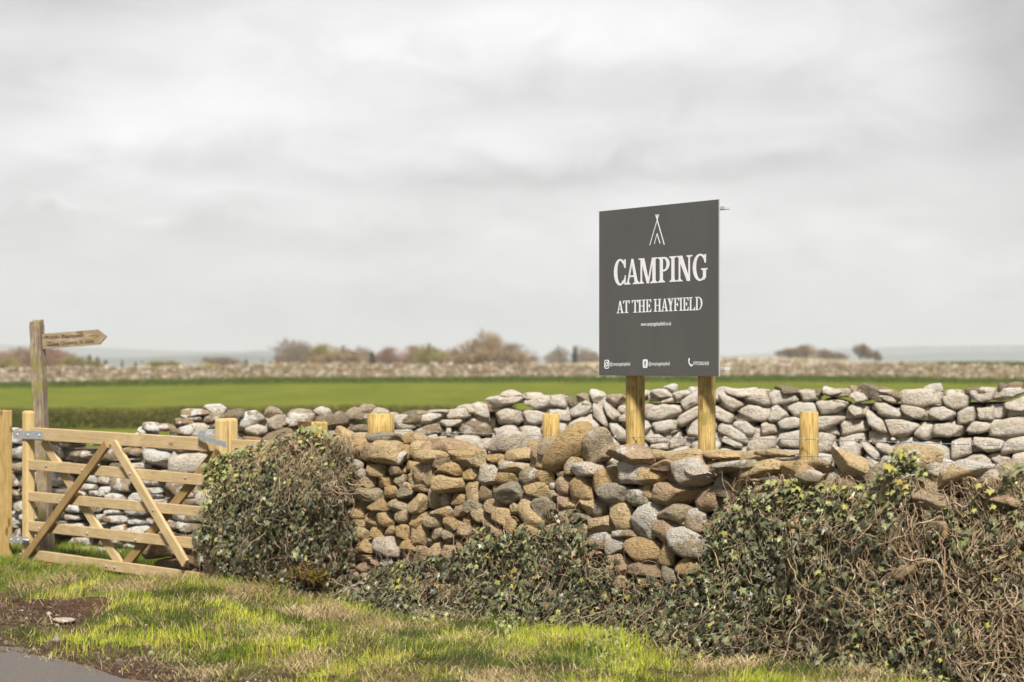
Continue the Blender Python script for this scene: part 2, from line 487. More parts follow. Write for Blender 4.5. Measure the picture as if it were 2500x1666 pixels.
RAMP_F = [(0, (.33, .25, .16)), (.12, (.60, .42, .20)), (.28, (.52, .365, .185)), (.42, (.70, .52, .28)), (.55, (.56, .44, .27)), (.66, (.53, .37, .24)),
          (.75, (.47, .385, .265)), (.82, (.40, .35, .25)), (.88, (.33, .305, .235)), (.92, (.70, .61, .50)), (1.0, (.76, .70, .62))]
RAMP_R = [(0, (.30, .235, .16)), (.15, (.22, .19, .14)), (.3, (.40, .28, .16)), (.42, (.42, .34, .25)), (.5, (.58, .51, .42)), (.7, (.74, .67, .575)), (.85, (.80, .735, .64)), (1.0, (.70, .64, .55))]
M['rock_front'] = material('front_stone', mat_rock(RAMP_F, lich=(.72, .68, .61)))
M['rock_rear'] = material('rear_stone', mat_rock(RAMP_R, lich=(.78, .745, .69), orange=.0, dk=.75, strat=.25, thr=(.47, .62)))
M['rock_left'] = material('lichened_stone', mat_rock(RAMP_R, lich=(.82, .80, .76), orange=1.0, dk=.8, strat=.4, thr=(.50, .58)))
M['core'] = material('rubble', lambda g: {'Base Color': g.ramp(g.noise(g.pos(), 14, 4), [(.3, (.03, .022, .016)), (.7, (.10, .075, .05))]), 'Roughness': 1.0})

# --- front wall, stones read off the photograph as boxes on the wall face (photo pixels)
C4 = [  # origin 1000,960 scale 2.941
 (66,412,275,505),(145,440,275,538,.0),(275,410,500,500),(380,450,500,530,.83),(480,415,580,535),(560,432,710,515,.15),(700,398,870,500),(865,370,970,525),
 (955,330,1080,450,.75),(912,448,1000,540),(1118,455,1250,585,.14),(1180,497,1385,590,.95),(795,532,980,660,.84),(648,485,880,580),
 (0,540,50,625),(50,503,160,655),(142,535,235,670),(210,497,420,590,.14),(390,540,510,635),(522,505,660,660,.93),(505,520,560,620),(635,550,820,660,.13),(935,555,1060,650,.14),
 (1050,560,1140,600),(1000,620,1065,690),(1058,587,1170,725,.66),(1165,575,1340,765,.3),(1338,540,1490,710,.14),(1487,487,1740,650,.97),(1640,530,1860,668,.42),(1820,495,1950,575,.66),
 (1860,570,1980,655,.0),(1932,465,2200,665,.92),(2190,500,2353,580,.86),(2200,580,2280,685,.75),(2220,600,2353,755,.8),
 (0,620,85,700),(20,655,170,710,.66),(210,585,430,712,.42),(410,640,530,800),(520,658,610,768,.0),(595,660,650,755),(640,643,865,790,.87),(838,635,1035,745,.42),
 (1020,700,1085,770,.8),(1055,725,1180,825,.66),(1120,770,1250,832,.42),(1238,755,1370,865,.5),(1318,782,1450,890,.88),(1357,655,1640,795,.9),(1540,690,1740,812,.85),(1650,640,1760,755),
 (1745,650,2095,800,.62),(2040,667,2240,850,.66),
 (0,725,140,855),(135,678,275,825,.78),(238,712,310,810,.9),(300,712,408,815),(165,810,335,895),(330,803,425,892,.66),(410,760,560,870,.84),(465,820,560,925,.5),(560,763,712,868,.7),
 (712,780,820,868),(795,735,895,790,.66),(888,745,1055,895,.84),(805,765,990,965,.42),(583,825,760,950,.42),(498,850,610,968,.6),
 (1450,790,1625,975,.5),(1590,793,1850,1045,.78,.85),(1825,800,2035,912,.76),(1185,865,1350,915,.85),(1315,882,1480,1018,.5),(1455,968,1660,1048,.0),(1925,898,2020,955,.2),
 (2000,835,2150,995,.75),(1795,905,1965,1065,.66),
 (0,860,135,960),(125,875,262,970),(248,893,390,985),(390,890,460,945,.14),(35,925,160,1085),(162,970,265,1058,.75),(245,980,370,1070,.75),(362,930,480,1030,.6),(450,945,520,1050),
 (680,873,825,1030,.2),(575,950,700,1045,.66),(803,940,975,1065,.14),(985,940,1080,1030),(1070,840,1180,940,.5),(1200,920,1310,1060,.55),(1290,985,1445,1115,.66,.75),(1420,1027,1575,1165,.925),
 (1558,1040,1815,1225,.2),(1803,1068,1920,1240,.3),(1875,962,2125,1170,.76,.85),(0,955,35,1050,.66),(0,1058,85,1150),(105,1018,190,1095,.78),(18,1088,145,1195),(140,1062,260,1185,.5),
 (235,1075,345,1205,.66),(340,1050,400,1160),(770,1065,890,1170,.66),(890,1040,990,1130),(1275,1110,1390,1175,.66),(1440,1160,1620,1310,.6),(1600,1205,1850,1310,.0),(1825,1240,1950,1365,.84),
 (1915,1160,2125,1330,.14),(650,1160,760,1370,.66),(400,1040,480,1150),(480,1040,580,1150,.5),(700,1040,780,1130),(1080,950,1200,1060,.6),(1000,1030,1100,1140),(1480,1310,1620,1400,.5),(1640,1310,1800,1400)]
C3 = [  # origin 400,960 scale 2.904
 (1320,475,1435,570,.92),(1230,392,1340,460,.3),(1390,360,1480,475,.0),(1300,400,1400,470,.5),(1470,345,1715,505,.46),(1545,415,1720,500,1.0,.9),(1375,530,1440,600,.9),(1430,505,1595,590,.42),
 (1590,490,1665,555,.78),(1600,515,1700,580,.0),(1305,560,1385,615,.14),(1320,615,1415,685,.0),(1420,585,1515,672,.6),(1515,588,1630,668,.2),(1630,575,1710,672,.75),(1285,690,1360,750,.6),
 (1265,745,1320,805,.66),(1375,662,1575,760,.76),(1575,658,1680,738,.14),(1640,672,1790,750,.84),(1355,750,1470,840,.7),(1460,745,1620,850),(1600,755,1745,835,.75),(1270,830,1330,940),
 (1320,848,1440,945,.5),(1435,838,1570,965),(1535,840,1655,945),(1650,832,1770,918),(1300,992,1370,1040),(1365,950,1470,1035,.5),(1465,950,1590,1040),(1570,938,1680,1005),(1650,925,1775,1042),
 (1340,1035,1540,1130,.3),(1500,1010,1700,1165,.9),(1690,1042,1830,1140),(1305,1140,1400,1195,.82),(1390,1130,1500,1185,.6),(1485,1165,1570,1225,.7),(1315,1210,1370,1235,.75),(1370,1190,1480,1260,.7),
 (1560,1175,1670,1230,.92),(1315,1257,1420,1325,.7),(1370,1255,1470,1330,.75),(1475,1240,1570,1320,.7),(1285,1325,1355,1420,.6),(1345,1330,1450,1425,.9,.7),(1320,1420,1410,1470,.75),(1280,1460,1350,1500,.75),
 (1725,560,1800,640),(1700,640,1790,700),(1790,520,1900,620),(1850,500,1940,660),(1700,1140,1800,1230,.66),(1760,880,1900,960),(1600,1230,1720,1300,.6),(1480,1320,1600,1400,.5)]
front_boxes = []
for L, ox, oy, sc in ((C4, 1000, 960, 2.941), (C3, 400, 960, 2.904)):
    for b in L:
        front_boxes.append((b[0] / sc + ox, b[1] / sc + oy, b[2] / sc + ox, b[3] / sc + oy, b[4] if len(b) > 4 else None, b[5] if len(b) > 5 else None))
BASE_TINTS = [.12, .2, .28, .35, .42, .46, .5, .55, .6, .66, .3, .15]

wall_front = empty('stone_wall', WP(1.5, 0), 'brown dry stone wall of rounded fieldstones with ivy, in front of the sign', 'stone wall', kind='thing')
def put_stone(mb, c, w, dp, h, tint, lich, rot=0.0, yaw=0.0, pitch=0.0, ax=(U3, N3), **kw):
    V, Fc = rock(w, dp, h, **kw)
    ca, sa = math.cos(rot), math.sin(rot)
    V = np.stack([V[:, 0] * ca - V[:, 2] * sa, V[:, 1], V[:, 0] * sa + V[:, 2] * ca], 1)
    if yaw:
        ca, sa = math.cos(yaw), math.sin(yaw); V = np.stack([V[:, 0] * ca - V[:, 1] * sa, V[:, 0] * sa + V[:, 1] * ca, V[:, 2]], 1)
    if pitch:
        ca, sa = math.cos(pitch), math.sin(pitch); V = np.stack([V[:, 0], V[:, 1] * ca - V[:, 2] * sa, V[:, 1] * sa + V[:, 2] * ca], 1)
    Pw = np.asarray(c) + V[:, 0:1] * ax[0] + V[:, 1:2] * ax[1] + V[:, 2:3] * Z3
    if lich > .4: lich = lich + .75 * (lich - .25) * np.clip(V[:, 2] / h * 2, -1, 1)     # lichen likes the weathered upper faces
    mb.add(Pw, Fc, tint=tint, lichen=lich)
def plan_size(px, Y, W):
    """extent along the wall and into it of a stone that looks W wide from the road"""
    k = (px - 1250) / F; c = U[0] - k * U[1]; s_ = abs(N[0] - k * N[1])
    a = 1.28 * W; return a, max(math.sqrt(max(W * W - (a * c) ** 2, 0)) / s_, .45 * W)
mbF = MB()
for (x0, y0, x1, y1, t, l) in front_boxes:
    cs, cz, cY = px_to_sz((x0 + x1) / 2, (y0 + y1) / 2, -.07)
    w, dp_ = plan_size((x0 + x1) / 2, cY, (x1 - x0) * cY / F * 1.12 + .005); h = (y1 - y0) * cY / F * 1.11 + .005
    t_ = (random.choice(BASE_TINTS) if t is None else t) + random.uniform(-.02, .02)
    t_ = min(max(t_, 0), 1)
    l_ = l if l is not None else (.62 if random.random() < .08 else random.uniform(.05, .38))
    if t is not None and t > .91: l_ = max(l_, .55)
    dp = dp_
    slab = w / h > 2.4
    put_stone(mbF, WP(cs, cz, -.07 + random.uniform(-.015, .02)), w, dp, h, t_, l_, rot=random.uniform(-.07, .07),
              yaw=random.uniform(-.12, .12), pitch=random.uniform(-.15, .15), p=random.uniform(2.4, 3.6), facets=random.randint(7, 13),
              rough=random.uniform(.03, .06), cut=(.60, .92), bed=.10 if (t_ > .8 and t_ < .9) or slab else (.03 if random.random() < .3 else 0))
# stones that fill behind and under the ivy
ztop_px = [400, 455, 520, 600, 700, 850, 900, 1000, 1150, 1300, 1400, 1600, 1750, 1900, 2100, 2300, 2500, 2900]
ztop_py = [1420, 1340, 1230, 1150, 1095, 1085, 1090, 1098, 1112, 1128, 1150, 1140, 1150, 1178, 1185, 1192, 1192, 1215]
_t = [px_to_sz(a, b) for a, b in zip(ztop_px, ztop_py)]
ZT = lambda s_: float(np.interp(s_, [a[0] for a in _t], [a[1] for a in _t]))
S0, S1 = px_to_sz(462, 1300)[0], 7.2
rg2 = np.random.default_rng(5)
st = stone_sites(S0, S1, -.03, ZT, .11, .21, .075, .12, rg2)
sc_x = 1.35
cells = voronoi(np.stack([st[:, 0] / sc_x, st[:, 1]], 1), np.zeros(len(st)))
def in_boxes(s_):
    return px_to_sz(858, 1300)[0] < s_ < px_to_sz(1745, 1300)[0]
for c, P in zip(st, cells):
    if P is None or c[1] > ZT(c[0]): continue
    P = P * np.array([sc_x, 1]); ctr = P.mean(0)
    R = radial(P, ctr, shrink=.003)
    V, Fc = rock(1, .22, 1, sub=4 if c[0] > px_to_sz(1740, 1200)[0] or c[0] < px_to_sz(860, 1200)[0] else 3, p=rg2.uniform(2.2, 3), facets=5, rough=.05, cut=(.75, .95), poly=R, rg=rg2)
    off = -.12 if not in_boxes(ctr[0]) else -.19
    off += rg2.uniform(-.015, .015)
    Pw = WP(ctr[0], ctr[1], off) + V[:, 0:1] * U3 + V[:, 1:2] * N3 + V[:, 2:3] * Z3
    mbF.add(Pw, Fc, tint=random.choice(BASE_TINTS + [.75, .8, .0]), lichen=rg2.uniform(0, .5))
stonework = mbF.build('stonework', M['rock_front'], wall_front, origin=WP(1.5, 0))
# rubble core
mb = MB(); pts = np.linspace(S0 + .06, S1, 60)
f_ = np.array([WP(a, -.05, -.14) for a in pts]); b_ = np.array([WP(a, -.05, -.52) for a in pts])
ft = f_.copy(); bt = b_.copy(); ft[:, 2] = [ZT(a) - .05 for a in pts]; bt[:, 2] = ft[:, 2]
V = np.stack([f_, ft, bt, b_], 1).reshape(-1, 3); i = np.arange(59)[:, None] * 4; j = np.arange(4)[None, :]; j2 = (j + 1) % 4
q = np.stack([i + j, i + j2, i + 4 + j2, i + 4 + j], -1).reshape(-1, 4)
q = np.concatenate([q, [[0, 3, 2, 1], [236, 237, 238, 239]]])
mb.add(V, q); mb.build('rubble_core', M['core'], wall_front, smooth=False, origin=WP(1.5, 0))

def coping(x0, y0, x1, y1, tint, lich=.2, rot=0.0, off=-.12, depth=None, name='coping_stone', parent=wall_front, label=None, **kw):
    cs, cz, cY = px_to_sz((x0 + x1) / 2, (y0 + y1) / 2, off)
    W_, h = (x1 - x0) * cY / F * 1.04, (y1 - y0) * cY / F * 1.04
    if rot and abs(rot) < .6:   # box of the rotated stone
        c_, s_ = abs(math.cos(rot)), abs(math.sin(rot)); dt = c_ * c_ - s_ * s_
        W_, h = max((W_ * c_ - h * s_) / dt, W_ * .75), max((h * c_ - W_ * s_) / dt, h * .5)
    w, dp = plan_size((x0 + x1) / 2, cY, W_)
    mb = MB(); c = WP(cs, cz, off)
    k = dict(p=random.uniform(2.5, 3.6), facets=14, rough=.05, cut=(.54, .9), sub=4); k.update(kw)
    put_stone(mb, c, w, dp, h, tint, lich, rot=rot, **k)
    o = mb.build(name, M['rock_front'], parent, origin=c)
    o.location = Vector(c) - parent.location
    if label: o['label'] = label
    return o
# back row first
for a in [(813,1040,880,1082,.42,.3),(854,1056,894,1096,.5),(889,1054,985,1086,.85,.25),(985,1056,1043,1098,.14),(1046,1068,1102,1111,.6),(1100,1085,1170,1108,.3),
          (1046,1070,1134,1105,.66,.3),(990,1058,1048,1102,.55,.3),(1160,1070,1210,1115,.92,.4),(1290,1075,1345,1120,.3,.3),(1325,1072,1372,1112,.75,.4)]:
    coping(*a, off=-.20)
coping(1188,1048,1296,1112,.9,.68, off=-.14, cut=(.45,.85), label='pale lichened coping stone with a pointed top')
coping(1404,1040,1516,1148,.74,.42, off=-.12, rot=.25, bed=.12, rough=.08, cut=(.55,.88), depth=.3, label='large rough grey boulder with a pointed top')
coping(1472,1074,1610,1148,.67,.5, off=-.05, rot=-.12, rough=.04, depth=.26, p=2.9, label='large reddish brown boulder with one white spot')
coping(1323, 1062, 1459, 1136, .2, .22, off=-.10, rot=.66, p=2.8, cut=(.74, .94), facets=8, label='smooth brown coping stone leaning up to the right')
coping(1560,1098,1640,1132,.5,.2, off=-.16)
coping(1617,1094,1730,1132,.46,.05, off=-.10, p=3.4, cut=(.6,.85), label='flat tan coping slab beside the right sign post')
coping(1715,1098,1818,1126,.42,.2, off=-.14, bed=.1)
coping(1800,1098,1880,1125,.42,.55, off=-.16); coping(1846,1096,1940,1118,.55,.4, off=-.16)
coping(1656,1116,1752,1182,.92,.38, off=-.03, rot=-.28, rough=.05, cut=(.5,.85))
coping(1590,1120,1665,1150,.66,.1, off=-.05)
coping(1743,1118,1864,1160,.86,.58, off=-.02, rot=.12, bed=.12, label='thin dark slab with a pale lichened top')
coping(1808,1112,1936,1176,.46,.2, off=-.05, rot=.2)
coping(1900,1122,1996,1178,.14,.15, off=-.04)
coping(1960,1122,2028,1158,.7,.3, off=-.08)
coping(1946,1148,2012,1182,.78,.62, off=.03)
coping(2010,1088,2134,1184,.46,.44, off=-.05, rot=-.30, cut=(.42,.8), p=3.2, facets=12, depth=.28, label='big triangular tan coping stone capped with white lichen')
coping(2110,1112,2196,1192,.75,.35, off=-.05, rot=.5)
coping(2188,1084,2296,1152,.5,.45, off=-.14)
coping(2255,1130,2300,1165,.92,.6, off=-.03)
coping(2264,1106,2424,1198,.46,.72, off=.02, rot=.30, cut=(.5,.85), p=3.2, depth=.30, facets=12, label='tilted coping slab with grey white lichen on its top')
coping(2365,1144,2440,1178,.92,.2, off=.0)
coping(2426,1122,2510,1186,.76,.5, off=-.05); coping(2335,1160,2420,1210,.66,.2, off=-.02)
coping(2495,1130,2580,1195,.5,.4, off=-.06); coping(2560,1135,2660,1200,.3,.2, off=-.06)
coping(2225,1190,2335,1260,.72,.1, off=.05, rot=-.2, cut=(.5,.8))
coping(2380,1185,2520,1245,.66,.1, off=.03, rot=-.15)
coping(2255,1270,2315,1310,.7,.1, off=.06)
coping(2180,1370,2250,1420,.66,.05, off=.06)
coping(1725,1540,1830,1590,.72,.15, off=.16)
coping(2120,1140,2180,1190,.3,.2, off=-.15); coping(2040,1150,2110,1195,.66,.2, off=-.1)
# left end stones, partly bare at the foot
for a in [(458,1345,500,1385,.66,.4),(490,1330,530,1375,.7,.2),(455,1380,500,1425,.0,.5),(498,1368,545,1412,.66,.3),(520,1330,560,1370,.78,.3),(450,1415,505,1450,.78,.1),(505,1408,570,1445,.66,.1),
          (540,1360,590,1400,.66,.2),(465,1300,510,1342,.5,.1),(700,1330,750,1365,.66,.1),(735,1350,765,1375,.7,.1),(620,1355,660,1380,.66,.1)]:
    coping(*a, off=-.02, name='foot_stone')
for a in [(680,1055,735,1095,.66,.3),(800,1070,860,1110,.92,.6),(740,1050,800,1090,.6,.3)]:
    coping(*a, off=-.18)

# ------------------------------------------------------------------ rear wall
RP = np.array([[-260, 22.6], [-80, 22.2], [445, 20.5], [1200, 20.8], [2620, 19.2], [3000, 18.8]])
RX = np.stack([(RP[:, 0] - 1250) / F * RP[:, 1], RP[:, 1]], 1)
seg = np.hypot(*np.diff(RX, axis=0).T); RS = np.concatenate([[0], np.cumsum(seg)])
def rear_point(s_):
    s_ = np.clip(s_, 0, RS[-1] - 1e-4); i = int(np.searchsorted(RS, s_, side='right') - 1)
    t = (RX[i + 1] - RX[i]) / seg[i]; p = RX[i] + t * (s_ - RS[i]); n = np.array([t[1], -t[0]])
    if n[1] > 0: n = -n
    return p, t, n
def rear_s(px):
    # position along the rear wall seen at photo column px
    ss_ = np.linspace(0, RS[-1], 800); pp = np.array([rear_point(a)[0] for a in ss_]); return float(np.interp(px, pp[:, 0] / pp[:, 1] * F + 1250, ss_))
def rear_z(px, py):
    p = rear_point(rear_s(px))[0]; return EYE - (py - HY) / F * p[1]
rt = [(-200, 1062), (60, 1062), (100, 1080), (300, 1078), (330, 1055), (438, 1052), (446, 1018), (560, 1018), (900, 1020), (1030, 1024), (1120, 1012), (1190, 986), (1300, 981), (1500, 969), (1700, 962), (1900, 966), (2200, 966), (2500, 959), (3000, 960)]
RTs = [rear_s(a) for a, b in rt]; RTz = [rear_z(a, b) for a, b in rt]
RT = lambda s_: float(np.interp(s_, RTs, RTz))
rear_origin = np.array([*rear_point(rear_s(1200))[0], 0])
wall_rear = empty('stone_wall', rear_origin, 'pale grey limestone dry stone wall standing behind the gate and the sign', 'stone wall', kind='thing')
rg3 = np.random.default_rng(11)
SL = rear_s(445)
def course_cells(s0, s1, zlo, wr, hr, rg):
    """rubble courses: wavy beds, leaning joints, some stones split in two"""
    xs = np.linspace(s0 - .3, s1 + .3, 400); zb_ = np.full(400, zlo); out = []; big = max(RT(a) for a in np.linspace(s0, s1, 60)); ks = 0
    rtop = np.array([RT(a) for a in xs]) + .045
    while (zb_ < rtop - .02).any() and ks < 40:
        h = rg.uniform(*hr); ks += 1
        zt_ = zb_ + h * (1 + (.22 if hr[1] < .15 else .5) * fbm2(xs, xs * 0, int(rg.integers(1e6)), 3, 5.5)); s_ = s0 - rg.uniform(0, .2)
        zt_ = np.minimum(zt_, rtop)
        jt = (0.0, s_); lo = lambda a: float(np.interp(a, xs, zb_)); hi = lambda a: float(np.interp(a, xs, zt_))
        pl = (s_, s_)
        while s_ < s1:
            w = rg.uniform(*wr) * (1.6 if rg.random() < .10 else 1) * (.75 + .5 * h / hr[1]); s_ += w; j = rg.normal(0, .018 if hr[1] < .15 else .03); nb, ntp = s_ - j, s_ + j
            (b0, t0), (b1, t1) = pl, (nb, ntp); pl = (nb, ntp); mx = (s_ - w / 2)
            if hi(mx) - lo(mx) < .02 or min(hi(t0) - lo(b0), hi(t1) - lo(b1)) < .008: continue
            jit = lambda: rg.normal(0, .006)
            P = [(b0, lo(b0)), (mx, lo(mx) + jit()), (b1, lo(b1)), (b1 + (t1 - b1) / 2 + jit(), (lo(b1) + hi(t1)) / 2), (t1, hi(t1)), (mx, hi(mx) + jit()), (t0, hi(t0)), ((b0 + t0) / 2 + jit(), (lo(b0) + hi(t0)) / 2)]
            P = np.array(P)
            if h > hr[0] * 1.25 and rg.random() < (.28 if hr[1] < .15 else .20):
                f_ = rg.uniform(.35, .65); zl = lo(b0) + (hi(t0) - lo(b0)) * f_; zr2 = lo(b1) + (hi(t1) - lo(b1)) * (f_ + rg.normal(0, .08))
                out.append(np.array([P[0], P[1], P[2], (b1, zr2), (b0, zl)])); out.append(np.array([(b0, zl), (b1, zr2), P[4], P[5], P[6]]))
            else: out.append(P)
        zb_ = zt_
    return out
mbR = MB(); mbL = MB()
for (sa, sb_, wr, hr, left, back) in ((0, SL, (.15, .32), (.075, .145), True, 0), (0, SL, (.12, .2), (.07, .12), True, .12), (SL, RS[-1], (.12, .24), (.10, .175), False, 0), (SL, RS[-1], (.12, .2), (.09, .14), False, .085)):
    for P in course_cells(sa, sb_, -.05, wr, hr, rg3):
        ctr = P.mean(0)
        if left and not back and rg3.random() < .06: continue
        if back and ctr[1] > RT(ctr[0]) - .05: continue
        if np.ptp(P[:, 1]) > .32: continue
        R = radial(P, ctr, shrink=.004 if left else .0, smooth=2 if left else 1, nth=96)
        px_here = rear_point(ctr[0])[0]; pxx = px_here[0] / px_here[1] * F + 1250
        V, Fc = rock(1, .24, 1, sub=4, p=rg3.uniform(2.6, 4.5) if left else rg3.uniform(3.2, 6), facets=13, rough=.05, cut=(.74, .97) if left else (.85, .98), poly=R, bed=.06 if left else 0, rg=rg3)
        p, t, n = rear_point(ctr[0])
        p = p + n * (-.12 + (rg3.uniform(-.045, .02) if left else rg3.uniform(-.015, .015)) - back)
        Pw = np.array([p[0], p[1], ctr[1]]) + V[:, 0:1] * np.array([t[0], t[1], 0]) + V[:, 1:2] * np.array([n[0], n[1], 0]) + V[:, 2:3] * Z3
        if left:
            tint = rg3.choice([.0, .15, .28, .4, .46, .55]); lich = rg3.uniform(.35, 1.0)
            mbL.add(Pw, Fc, tint=tint, lichen=lich)
        else:
            palep = np.interp(pxx, [450, 1000, 1250], [.15, .45, .97])
            pale = rg3.random() < palep
            tint = rg3.uniform(.6, 1) if pale else rg3.uniform(0, .5)
            mbR.add(Pw, Fc, tint=tint, lichen=rg3.uniform(.2, .65) if pale else rg3.uniform(.1, .6))
mbL.build('lichened_stonework', M['rock_left'], wall_rear, origin=rear_origin)
mbR.build('pale_stonework', M['rock_rear'], wall_rear, origin=rear_origin)
mb = MB(); pts = np.linspace(0.02, RS[-1] - .02, 120); fl = []
for a in pts:
    p, t, n = rear_point(a); zt = RT(a) - .07
    f1 = p - n * .16; b1 = p - n * .55
    fl += [(f1[0], f1[1], -.1), (f1[0], f1[1], zt), (b1[0], b1[1], zt), (b1[0], b1[1], -.1)]
i = np.arange(119)[:, None] * 4
q = np.stack([i + j, i + j2, i + 4 + j2, i + 4 + j], -1).reshape(-1, 4); q = np.concatenate([q, [[0, 3, 2, 1], [476, 477, 478, 479]]])
mb.add(np.array(fl), q); mb.build('rubble_core', M['core'], wall_rear, smooth=False, origin=rear_origin)

def rear_cap(px, py, w, h, tint, lich=.35, rot=0.0, mat='rock_rear', dback=.12, **kw):
    """coping stone of the rear wall, centre given at photo column/row, size in photo pixels"""
    s_ = rear_s(px); p, t, n = rear_point(s_); z = EYE - (py - HY) / F * p[1]; k = p[1] / F
    p = p - n * dback
    mb = MB(); c = np.array([p[0], p[1], z])
    kk = dict(p=random.uniform(2.3, 3.3), facets=11, rough=.045, cut=(.6, .9), sub=4); kk.update(kw)
    put_stone(mb, c, w * k, max(.16, min(w * k, .32)), h * k, tint, lich, rot=rot, yaw=random.uniform(-.3, .3), ax=(np.array([t[0], t[1], 0]), np.array([n[0], n[1], 0])), **kk)
    o = mb.build('coping_stone', M[mat], wall_rear, origin=c); o.location = Vector(c - rear_origin); return o
# hand-placed run at the left end and the dark slabs at the right
for a in [(478,1010,74,24,.35,.4),(470,1021,62,18,.4,.7,-.15),(458,1033,70,28,.0,.4),(525,998,56,28,.45,.7,-.2),(510,1020,32,14,.3,.3),(512,1038,32,30,.15,.4),
          (560,1022,84,46,.13,.15,.45),(608,1026,66,44,.5,.85,.3),(668,1012,48,40,.42,.3),(735,1018,60,42,.45,.3),(700,1035,70,36,.0,.6),(790,1010,45,34,.6,.4),(832,1020,44,36,.15,.3),(865,1012,44,36,.42,.3),
          (898,1002,44,30,.42,.35),(925,1008,60,26,.55,.45),(1005,1022,76,36,.13,.2,.2),(960,1018,34,22,.5,.4),(1035,1009,44,14,.3,.2),(1075,1008,60,16,.5,.3),(1110,1010,40,24,.6,.4),
          (1045,1030,40,34,.7,.4),(1150,1000,60,26,.6,.4),(1185,995,48,30,.3,.3),(1210,982,70,34,.7,.4),(1238,965,52,26,.8,.4),(1290,970,60,24,.8,.4),(1300,985,50,24,.45,.4),(1350,975,42,26,.4,.3),
          (1385,982,46,22,.15,.3,-.6),(1415,975,44,30,.42,.3,-.5),(1450,968,42,36,.8,.5),(1495,975,50,26,.4,.4),(1590,968,44,28,.5,.4),(1632,950,36,26,.95,.6,.4),(1640,966,44,26,.15,.3),(1680,966,40,30,.6,.4),(1690,955,40,22,.45,.4),
          (1765,962,60,36,.75,.4),(1815,962,80,32,.8,.4),(1870,962,60,16,.1,.2),(1925,957,86,26,.12,.3,-.12),(1975,960,66,22,.1,.3),(2020,955,26,24,.95,.8),(2050,960,60,24,.45,.3),(2040,982,66,22,.13,.3),
          (2085,958,50,26,.4,.3,-.5),(2130,960,80,32,.13,.35,-.45),(2170,962,76,24,.0,.2,-.35),(2215,968,40,24,.6,.4),(2240,965,34,22,.7,.4),(2275,955,46,36,.8,.5,.35),(2325,962,52,22,.45,.4),(2390,957,82,22,.12,.35),(2278,984,60,20,.13,.3),
          (2440,968,60,24,.6,.4),(2445,948,30,34,.15,.2,.6),(2475,946,44,28,.2,.3),(2520,950,50,30,.3,.3),(2570,955,60,30,.6,.4),
          (345,1042,40,22,.4,.5),(380,1044,44,20,.3,.4),(418,1036,40,34,.4,.3,.3),(430,1048,50,14,.15,.2),(330,1052,30,26,.5,.7)]:
    rear_cap(*a, mat='rock_left' if a[0] < 700 else 'rock_rear', bed=.12 if a[4] < .2 else 0)
for px in np.arange(-180, 330, 38):
    rear_cap(px + random.uniform(-8, 8), 1058 + random.uniform(-6, 4) + (18 if 85 < px < 320 else 0), random.uniform(34, 56), random.uniform(18, 28), random.choice([0, .15, .4, .5]), random.uniform(.3, .8), mat='rock_left')

# ------------------------------------------------------------------ wood materials
def mat_wood(cols, ringscale=26, green=.0, dark=.25, rough=.75, axis='Z', knots=True):
    def fn(g):
        o = g.obj()
        sc = {'Z': (1, 1, .06), 'X': (.06, 1, 1)}[axis]
        p = g.map(o, scale=sc)
        oi = g.n('ShaderNodeObjectInfo').outputs['Random']
        oo = g.n('ShaderNodeVectorMath', {0: o, 1: g.n('ShaderNodeCombineXYZ', {0: g.m('MULTIPLY', oi, 9.0), 1: g.m('MULTIPLY', oi, 5.0), 2: g.m('MULTIPLY', oi, 7.0)}).outputs[0]}, operation='ADD').outputs[0]
        g1 = g.noise(g.map(oo, scale={'Z': (13, 13, 1.1), 'X': (1.1, 13, 13)}[axis]), 1.0, 3, .5, 1.2)
        wv_ = g.m('FRACT', g.m('MULTIPLY', g1, ringscale * .45)); wv_ = g.m('ABSOLUTE', g.m('SUBTRACT', g.m('MULTIPLY', wv_, 2.0), 1.0))
        wv_ = g.m('ADD', g.m('MULTIPLY', wv_, .55), g.m('MULTIPLY', g.noise(g.map(oo, scale={'Z': (60, 60, 2.5), 'X': (2.5, 60, 60)}[axis]), 1.0, 4, .6), .6))
        c = g.ramp(wv_, [(0, cols[0]), (.5, cols[1]), (1, cols[2])])
        f = g.noise(g.map(o, scale={'Z': (160, 160, 6), 'X': (6, 160, 160)}[axis]), 1.0, 4, .7)
        c = g.mix(g.m('MULTIPLY', g.step(f, .55, .35), dark), c, tuple(x * .45 for x in cols[0]))
        b = g.noise(o, 5.5, 4, .6)
        c = g.mix(g.m('MULTIPLY', g.step(b, .5, .7), .5), c, tuple(x * 1.12 for x in cols[2]))
        if green: c = g.mix(g.m('MULTIPLY', g.step(g.noise(g.map(o, loc=(3, 3, 3)), 8, 4, .6), .48, .66), green), c, (.20, .19, .05))
        if knots:
            kv = g.n('ShaderNodeTexVoronoi', {'Vector': g.map(o, scale={'Z': (9, 9, 3.2), 'X': (3.2, 9, 9)}[axis]), 'Scale': 1.0, 'Randomness': 1.0}).outputs[0]
            c = g.mix(g.m('MULTIPLY', g.step(kv, .17, .08), .8), c, (.16, .075, .02))
        return {'Base Color': c, 'Roughness': rough, 'Specular IOR Level': .25, 'bump': (g.m('ADD', f, g.m('MULTIPLY', wv_, .4)), .35, .004)}
    return fn
M['post'] = material('treated_pine', mat_wood([(.33, .20, .055), (.52, .36, .12), (.64, .49, .22)], 22, green=.6, dark=.75))
M['gate'] = material('new_gate_timber', mat_wood([(.44, .31, .13), (.54, .40, .18), (.60, .46, .24)], 18, dark=.3, axis='Z', knots=False))
M['gate_h'] = material('new_gate_rail_timber', mat_wood([(.40, .285, .14), (.49, .365, .195), (.56, .43, .25)], 18, dark=.3, axis='X'))
